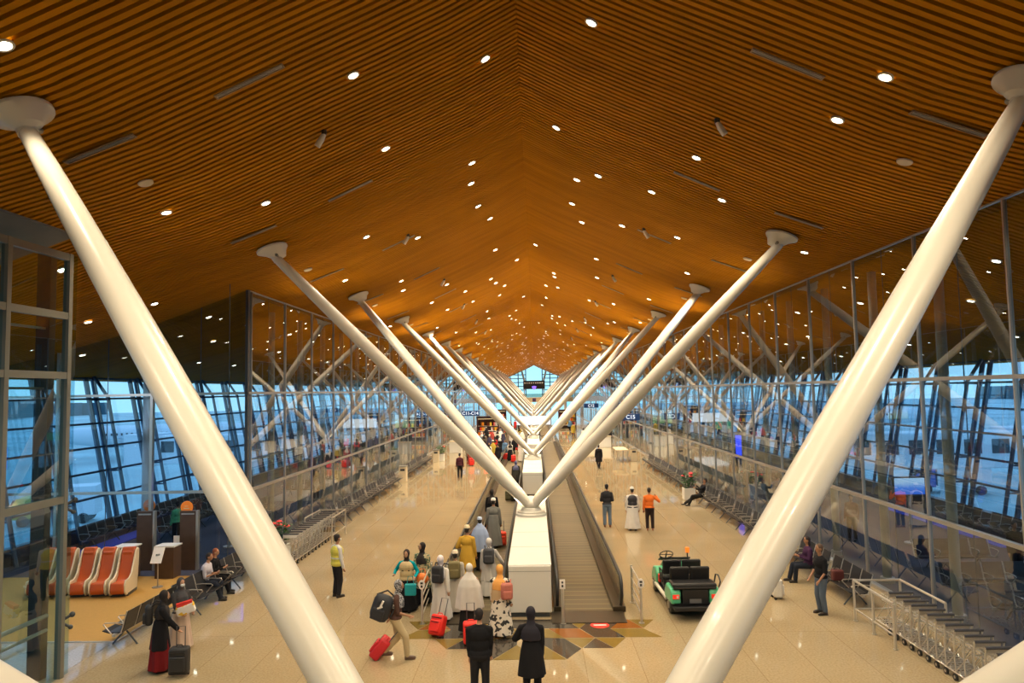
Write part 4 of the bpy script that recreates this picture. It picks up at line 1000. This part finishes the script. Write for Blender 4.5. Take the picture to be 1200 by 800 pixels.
# people behind glass
for x, y, rz, c, lab in ((12.2, 28, 2.5, (.12, .03, .04), 'person in dark red top walking in the lounge behind the right glass'), (11.6, 34.5, 0, (.15, .2, .3), 'person in blue top behind the right glass near the planter'),
                         (14.5, 22.2, PI, BK, 'person with dark hair seated area of the lounge behind the right glass'), (-11.6, 29.5, 2, (.25, .2, .5), 'person in violet top behind the left glass'), (-12.4, 41, .5, BK, 'person in black standing behind the left glass'),
                         (-11.8, 50, 1, (.5, .05, .04), 'person in red top far behind the left glass'), (-14.2, 28.6, 1, (.1, .4, .2), 'person in green top behind the glass across the recess')):
    person(x, y, rz, 1.7, lab, 'a', ('shirt', c), lod=1)
o = MB().box((0, 0, .55), (.5, .35, 1.1)).build('orange_banner', mat('orange fabric', (.9, .25, .02), .6), bevel=.08, loc=(12.3, 34, 0)); tag(o, 'orange standing banner behind the right glass', 'banner'); MB().box((0, 0, .02), (.6, .45, .04)).build('base', DMET, o)

# ------------------------------------------------------------------ signs, screens, kiosks
NB = mat('navy sign face', (.008, .035, .12), .4, emit=(.01, .05, .18), es=.3)
def sign(x, y, z, w, h, text, label, drop=None):
    r = thing('hanging_sign', label, 'sign', (x, y, z))
    MB().box((0, 0, 0), (w, .12, h)).build('sign_box', NB, r, bevel=.01)
    cu = bpy.data.curves.new('lettering', 'FONT'); cu.body = text; cu.align_x = 'CENTER'; cu.align_y = 'CENTER'; cu.size = h*.85; cu.extrude = .005; cu.offset = .01
    tmp = bpy.data.objects.new('tmp', cu); TMP.collection.objects.link(tmp); TMP.view_layers[0].update(); dg = TMP.view_layers[0].depsgraph; me = bpy.data.meshes.new_from_object(tmp.evaluated_get(dg)); bpy.data.objects.remove(tmp)
    o = bpy.data.objects.new('lettering', me); COL.objects.link(o); o.parent = r; o.location = (0, -.07, -.01); o.rotation_euler = (PI/2, 0, 0); me.materials.clear(); me.materials.append(emis('sign letters '+text, (.9, .95, 1), 1.1))
    MB().tube([(-w*.35, 0, h/2), (-w*.35, 0, h/2+.0+(drop or 1.0))], .02, 6).tube([(w*.35, 0, h/2), (w*.35, 0, h/2+(drop or 1.0))], .02, 6).build('hanger', SILVER, r)
    MB().box((0, 0, h/2+(drop or 1.0)), (w, .08, .06)).build('hanger_bar', SILVER, r)
sign(8.4, 62, 3.5, 1.6, .55, 'C15', 'navy hanging gate sign reading C15 on the right')
sign(8.0, 100, 3.7, 2.0, .6, 'C12', 'smaller navy hanging sign further down the right side')
sign(-7.4, 84, 3.4, 2.1, .6, 'C11-C14', 'navy hanging gate sign above the left shops')
def screen_mat(name, cs, s):
    m, n, l, b = nt(name); n.remove(b); e = n.new('ShaderNodeEmission'); tc = n.new('ShaderNodeTexCoord'); sp_ = n.new('ShaderNodeSeparateXYZ'); r = n.new('ShaderNodeValToRGB')
    l.new(tc.outputs['Generated'], sp_.inputs[0]); nz = n.new('ShaderNodeTexNoise'); nz.inputs['Scale'].default_value = 4; l.new(tc.outputs['Generated'], nz.inputs['Vector'])
    a = n.new('ShaderNodeMath'); a.operation = 'MULTIPLY_ADD'; a.inputs[1].default_value = .25; l.new(nz.outputs['Fac'], a.inputs[0]); l.new(sp_.outputs['Z'], a.inputs[2])
    for i, (p_, c_) in enumerate(cs):
        el = r.color_ramp.elements[i] if i < 2 else r.color_ramp.elements.new(p_); el.position = p_; el.color = c_+(1,)
    l.new(a.outputs[0], r.inputs['Fac']); l.new(r.outputs['Color'], e.inputs[0]); e.inputs[1].default_value = s; l.new(e.outputs[0], n['Material Output'].inputs['Surface']); return m
SCR = screen_mat('landscape on screen', [(.1, (.25, .5, .08)), (.9, (.75, .9, .95)), (.5, (.7, .85, .5))], 1.3)
SCB = screen_mat('blue picture on screen', [(.1, (.02, .15, .75)), (.9, (.5, .75, 1)), (.5, (.1, .3, .9))], 1.1)
def tv(x, y, z, w, h, m, label, rz=0, stand=True, edge=None):
    r = thing('display_screen', label, 'screen', (x, y, z), rz)
    MB().box((0, 0, 0), (w+.1, .1, h+.1)).build('frame', edge or DMET, r); MB().box((0, -.055, 0), (w, .01, h)).build('picture', m, r)
    MB().cyl((0, .02, -z/2-h/4), .05, z-h/2).cyl((0, .02, -z+.02), .25, .04).build('stand', SILVER, r)
BLED = mat('blue light frame', (.05, .08, .6), .4, emit=(.06, .1, 1), es=2.2)
tv(11.3, 63, 3.45, 1.7, 1.15, SCR, 'bright landscape screen behind the right glass')
tv(-11.3, 63, 3.45, 1.7, 1.15, SCR, 'bright landscape screen behind the left glass')
tv(-11.9, 28.2, 2.5, 1.0, .6, SCB, 'screen in a blue lit frame just behind the left glass corner', 0, True, BLED)
tv(-11.7, 28.9, 1.75, .8, .45, emis('white picture on screen', (.8, .9, 1), 1.2), 'white lit panel below the blue framed screen')
tv(14.1, 27.4, 2.1, 1.1, .6, SCB, 'blue and white screen in the right lounge')
tv(12.2, 43, 2.4, .35, 1.3, BLED, 'tall blue lit strip behind the right glass')
tv(12.6, 48, 3.4, 1.1, .5, emis('green picture on screen', (.1, .6, .35), .8), 'green screen behind the right glass')
tv(-12.2, 47, 2.9, .9, .6, emis('pale picture on screen', (.6, .75, .9), 1.), 'pale screen behind the left glass')
# kiosks
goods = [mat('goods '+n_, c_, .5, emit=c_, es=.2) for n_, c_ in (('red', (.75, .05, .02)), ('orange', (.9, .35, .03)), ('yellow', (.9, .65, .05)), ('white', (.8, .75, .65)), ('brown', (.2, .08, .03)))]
def kiosk(x, y, label, seed):
    random.seed(seed); r = thing('shop_kiosk', label, 'shop', (x, y, 0))
    MB().box((0, .4, 1.3), (2.6, .1, 2.6)).box((-1.3, 0, 1.3), (.12, .9, 2.6)).box((1.3, 0, 1.3), (.12, .9, 2.6)).build('cabinet', mat('dark maroon shop front', (.05, .012, .014), .5), r)
    MB().box((0, 0, 2.75), (2.8, 1.0, .3)).build('fascia', mat('shop fascia', (.04, .02, .02), .5), r); MB().box((0, -.1, .5), (2.5, .7, .08)).box((0, .1, 1.1), (2.5, .5, .05)).box((0, .15, 1.7), (2.5, .4, .05)).build('shelf', PANEL, r)
    for j in range(5):
        b = MB()
        for q in range(7):
            zz = (.54, 1.13, 1.73)[q % 3]; b.box((random.uniform(-1.15, 1.15), .05, zz+.2), (random.uniform(.15, .35), .3, .4))
        b.build('goods', goods[j], r)
    MB().box((0, -.45, 2.58), (2.4, .06, .05)).build('light_strip', emis('warm shop light', (1, .7, .35), 1.5), r)
kiosk(-5.6, 88, 'brightly lit shop kiosk with red and yellow goods on the left floor', 1)
kiosk(5.2, 112, 'far lit shop kiosk beside the right walkway', 4); kiosk(-6, 120, 'far lit shop kiosk beside the left walkway', 5)
for x, y, lab in ((6.0, 77, 'cream gate counter on the right floor beyond the walking person'), (7.3, 74, 'cream gate counter beside the glass on the right'), (-7.6, 70, 'cream gate counter at the end of the left benches')):
    r = thing('gate_counter', lab, 'counter', (x, y, 0)); MB().box((0, 0, .55), (1.2, .6, 1.1)).build('counter_body', PANEL, r, bevel=.03); MB().box((0, 0, 1.13), (1.3, .7, .06)).build('counter_top', CRM, r); MB().box((.2, 0, 1.35), (.45, .06, .32)).build('monitor', BLACK, r)
for x, y, s_ in ((8.2, 59.2, 1), (-8.3, 61.2, -1), (-8.7, 48.05, -1)):
    r = thing('litter_bin', 'cream box bin at the end of the %s benches' % ('right' if s_ > 0 else ('left' if y > 50 else 'first left')), 'bin', (x, y, 0)); MB().box((0, 0, .5), (.5, .5, 1.0)).build('bin_body', CRM, r, bevel=.02); MB().box((0, 0, 1.03), (.54, .54, .06)).build('bin_lid', SILVER, r); MB().box((0, -.255, .8), (.3, .01, .14)).build('slot', BLACK, r)
r = thing('long_table', 'pale long table at the end of the right benches', 'table', (7.2, 60, 0)); MB().box((0, 0, .98), (1.0, 3.0, .06)).build('table_top', CRM, r)
for q in ((-.4, -1.4), (.4, -1.4), (-.4, 1.4), (.4, 1.4)): MB().cyl((q[0], q[1], .48), .03, .95).build('leg', SILVER, r)
r = thing('glowing_panel', 'wide glowing white panel standing across the median beyond the third column', 'screen', (0, 82.8, 0)); MB().box((0, 0, 2.5), (3.9, .25, 1.0)).build('panel', emis('white panel glow', (.95, 1, .98), 1.1), r)  # white slab of unidentified kind, drawn emissive on two posts
for q in (-1.9, 1.9): MB().cyl((q, 0, 1.0), .05, 2.0).build('post', SILVER, r)
# far bridge
r = thing('footbridge', 'cream footbridge crossing the far end of the hall', 'bridge', (0, 185, 0))
MB().box((0, 0, 3.6), (20, 2, 1.2)).build('deck', mat('cream bridge panel', (.62, .50, .30), .5), r); MB().box((0, -.9, 4.7), (20, .06, .9)).build('parapet', GLR, r)
MB().box((0, -1.02, 3.55), (.9, .04, .9)).build('dark_emblem', mat('dark violet emblem', (.04, .01, .10), .5), r)
for s in (1, -1): MB().cyl((s*8, 0, 1.5), .4, 3).build('pier', PANEL, r)
r = thing('departure_board', 'wide black information board in front of the far end window', 'sign', (0, 205, 7.6))
MB().box((0, 0, 0), (6.2, .4, 2.4)).build('board', BLACK, r)
b = MB(); random.seed(4)
for k in range(9): b.box((-2.6+k*.62, -.22, .55), (.38*random.uniform(.6, 1.2), .02, .28))
b.build('lettering', mat('cream sign text', (.7, .6, .4), .5, emit=(.8, .7, .5), es=.5), r)
MB().lathe([(.1, .2), (.7, 0), (.45, -.5), (.2, -.9)], (0, -.6, -.5), 16).build('violet_lamp', emis('violet lamp', (.3, .15, 1), 1.5), r)
MB().cyl((-2.8, 0, -4.4), .15, 6.4).cyl((2.8, 0, -4.4), .15, 6.4).build('support', SILVER, r)

# ------------------------------------------------------------------ aircraft outside
ACW = mat('white aircraft skin', (.75, .80, .85), .35); ACR = mat('red aircraft tail mark', (.6, .05, .06), .4)
def plane(x, y, rz, label):
    r = thing('airliner', label, 'aircraft', (x, y, -4.5), rz)
    MB().tube([(0, -18, 3.9), (0, -17, 3.8), (0, -15, 3.7), (0, -12, 3.6), (0, 8, 3.6), (0, 13, 3.9), (0, 18, 4.6)], [.2, 1.0, 1.6, 1.95, 1.95, 1.4, .3], 20).build('fuselage', ACW, r, True)
    MB().prism([(14, 4.8), (17.5, 4.9), (19, 10), (17, 10)], -.15, .15, 'x').build('tail_fin', ACW, r)
    for s in (1, -1):
        MB().add([(s*1.5, -5, 2.9), (s*1.5, 2, 2.9), (s*16, 6.5, 4.0), (s*16, 4.8, 4.0), (s*1.5, -5, 3.3), (s*1.5, 2, 3.2), (s*16, 6.5, 4.1), (s*16, 4.8, 4.1)], [(0, 1, 2, 3), (4, 5, 6, 7), (0, 3, 7, 4), (1, 2, 6, 5), (2, 3, 7, 6), (0, 1, 5, 4)]).build('wing', ACW, r)
        MB().add([(s*.6, 14, 4.6), (s*.6, 17.4, 4.7), (s*6, 19, 5.2), (s*6, 17.6, 5.2), (s*.6, 14, 4.75), (s*.6, 17.4, 4.8), (s*6, 19, 5.3), (s*6, 17.6, 5.3)], [(0, 1, 2, 3), (4, 5, 6, 7), (0, 3, 7, 4), (1, 2, 6, 5), (2, 3, 7, 6), (0, 1, 5, 4)]).build('tailplane', ACW, r)
        MB().tube([(s*5.5, -5.5, 2.1), (s*5.5, -4.8, 2.1), (s*5.5, -1.5, 2.2)], [.9, 1.05, .6], 16).build('engine', ACW, r, True)
        MB().tube([(s*2.6, .5, 3), (s*2.6, .5, .5)], .15).cyl((s*2.6, .5, .5), .5, .4, 'x').build('landing_gear', DMET, r, True)
    MB().tube([(0, -13, 3), (0, -13, .4)], .12).cyl((0, -13, .35), .35, .3, 'x').build('landing_gear', DMET, r, True)
    b = MB()
    for k in range(24):
        for s in (1, -1): b.box((s*1.93, -11+k*.8, 4.0), (.08, .3, .42))
    b.build('cabin_windows', DMET, r); MB().box((0, -16.4, 4.35), (1.5, .8, .35)).build('cockpit_window', DMET, r)
plane(-62, 52, 2.3, 'white airliner parked outside the left lounge windows, nearest the camera')
plane(-70, 130, 2.0, 'white airliner parked further along outside the left windows')
plane(75, 85, -2.3, 'white airliner parked outside the right lounge windows')
plane(70, 160, -2.0, 'white airliner parked further along outside the right windows')

def jet_bridge(x, y, s, label):
    r = thing('passenger_bridge', label, 'jet bridge', (x, y, -4.5), 0)
    MB().box((0, 0, 5.2), (14, 2.8, 2.8)).box((s*8.2, .4, 5.2), (3.2, 4.2, 3.2)).build('tunnel', ACW, r, bevel=.1)
    b = MB()
    for k in range(6): b.box((-5.5+k*2.1, -1.42, 5.5), (1.3, .06, 1.1))
    b.build('tunnel_windows', DMET, r)
    MB().tube([(2, -1.2, 4), (1.2, -1.6, .3)], .16).tube([(2, -1.2, 4), (3.0, -1.6, .3)], .16).tube([(2, 1.2, 4), (2, 1.6, .3)], .18).box((2, 0, .5), (3, 3.6, .4)).build('support_leg', ACW, r, True)
    for yy in (-1.6, 1.6): MB().cyl((2, yy, .5), .5, .4, 'y').build('wheel', RUBBER, r, True)
jet_bridge(-31, 29.5, -1, 'white passenger boarding bridge outside the left windows near the frame edge')
jet_bridge(-31, 72, -1, 'white passenger boarding bridge further along outside the left windows')
jet_bridge(31, 58, 1, 'white passenger boarding bridge outside the right windows')
def truck(x, y, rz, c, label):
    r = thing('service_truck', label, 'truck', (x, y, -4.5), rz)
    MB().box((0, -.6, 1.9), (2.4, 4.4, 2.4)).build('cargo_box', ACW, r, bevel=.05); MB().prism([(1.7, .6), (3.5, .6), (3.5, 1.4), (3.0, 2.3), (1.7, 2.3)], -1.15, 1.15, 'x').build('cab', mat('truck '+c[0], c[1], .4), r, bevel=.05)
    MB().box((0, 3.3, 1.85), (2.0, .3, .6), rx=.5).build('windscreen', DMET, r)
    for sx in (1, -1):
        for yy in (-1.9, 2.5): MB().cyl((sx*1.05, yy, .45), .45, .3, 'x').build('wheel', RUBBER, r, True)
truck(-33, 40, .5, ('white', (.7, .72, .75)), 'white service truck on the apron behind the left boarding bridge'); truck(-40, 60, 1.9, ('yellow', (.7, .5, .05)), 'service truck with yellow cab on the left apron')
truck(36, 42, -.5, ('red', (.7, .05, .04)), 'service truck with red cab on the right apron, nearer'); truck(40, 70, 1.2, ('blue', (.05, .15, .5)), 'service truck with blue cab on the right apron')
for s, nm in ((-1, 'left'), (1, 'right')):
    for k, (xx, yy) in enumerate(((36, 46), (52, 78), (44, 110))):
        r = thing('light_mast', ('nearest', 'second', 'third')[k]+' pale floodlight mast outside the %s windows' % nm, 'mast', (s*xx, yy, -4.5)); MB().tube([(0, 0, 0), (0, 0, 16)], [.3, .15], 10).build('pole', ACW, r, True); MB().box((0, 0, 16), (2.4, .4, .5)).build('lamp_head', DMET, r)

# ------------------------------------------------------------------ lights
def spot(x, y, z, e, ang, c=(1, .83, .58), r=.1, up=False, tilt=(0, 0), blend=.6):
    l = bpy.data.lights.new('lamp', 'SPOT'); l.energy = e; l.spot_size = math.radians(ang); l.spot_blend = blend; l.color = c; l.shadow_soft_size = r
    o = bpy.data.objects.new('lamp', l); COL.objects.link(o); o.location = (x, y, z); o.rotation_euler = (PI+tilt[0] if up else tilt[0], tilt[1], 0); return o
for i, (x, y) in enumerate(spots):
    if y < 75: spot(x, y, hz(x)-.12, (220 if x < -6.8 and y < 10 else 520) if y < 30 else (800 if y < 50 else 1100), 130)
for x, y in ((-6, 3), (-2, 5), (2, 4.5), (6, 2), (-5, -3), (0, -1), (5, -3), (4, 8), (-3.5, 8.5), (8, 6), (-8.5, 5)): spot(x, y, hz(x)-.12, 700, 135, tilt=(.35 if y < 1 else 0, 0))  # fill spots added near and behind the viewpoint, the rear ones tilted
y = 78
while y < 220:
    for x in (-6, -2, 2, 6): spot(x, y, hz(x)-.2, 3300, 120, r=.3)
    y += 10.7
# upward spots without fittings, added at column collars and wall transoms to brighten the ceiling
for k in range(0, 10):
    yb = (.5+2*k)*S+Z0
    for s in (1, -1):
        spot(s*.5, yb, 1.8, (0, 650, 1900)[min(k, 2)]*1.0, 150, (1, .78, .48), .2, True, (0, -s*.35))
for k in range(1, 20):
    for s in (1, -1):
        spot(s*9.6, 10.7*k+5.5, 6.2, 150 if k == 1 else (900 if k == 2 else 2400), 100, (1, .76, .44), .1, True, (0, -s*.75), 1)
for s in (1, -1):
    for k in range(10): spot(s*14.5, 12+k*12, 7.6, 800 if k < 4 else 2600, 130, (.85, .88, 1) if k < 3 else (1, .85, .62), .2)
# daylight
w = bpy.data.worlds.new('sky'); sc.world = w; w.use_nodes = True; n = w.node_tree.nodes; l = w.node_tree.links
bg = n['Background']; tc = n.new('ShaderNodeTexCoord'); sp_ = n.new('ShaderNodeSeparateXYZ'); r = n.new('ShaderNodeValToRGB'); l.new(tc.outputs['Generated'], sp_.inputs[0])
r.color_ramp.elements[0].position = .0; r.color_ramp.elements[0].color = (.34, .74, .92, 1); r.color_ramp.elements[1].position = .35; r.color_ramp.elements[1].color = (.12, .42, .80, 1)
nz = n.new('ShaderNodeTexNoise'); nz.inputs['Scale'].default_value = 5; mp = n.new('ShaderNodeMapping'); mp.inputs['Scale'].default_value = (1, 1, 5); l.new(tc.outputs['Generated'], mp.inputs[0]); l.new(mp.outputs[0], nz.inputs[0])
mx = n.new('ShaderNodeMix'); mx.data_type = 'RGBA'; mx.inputs[7].default_value = (.75, .88, .95, 1); a = n.new('ShaderNodeMath'); a.operation = 'MULTIPLY'; a.inputs[1].default_value = .7
l.new(nz.outputs['Fac'], a.inputs[0]); l.new(a.outputs[0], mx.inputs[0]); l.new(sp_.outputs['Z'], r.inputs['Fac']); l.new(r.outputs['Color'], mx.inputs[6]); l.new(mx.outputs[2], bg.inputs[0]); bg.inputs[1].default_value = 1.9

bpy.data.scenes.remove(TMP)
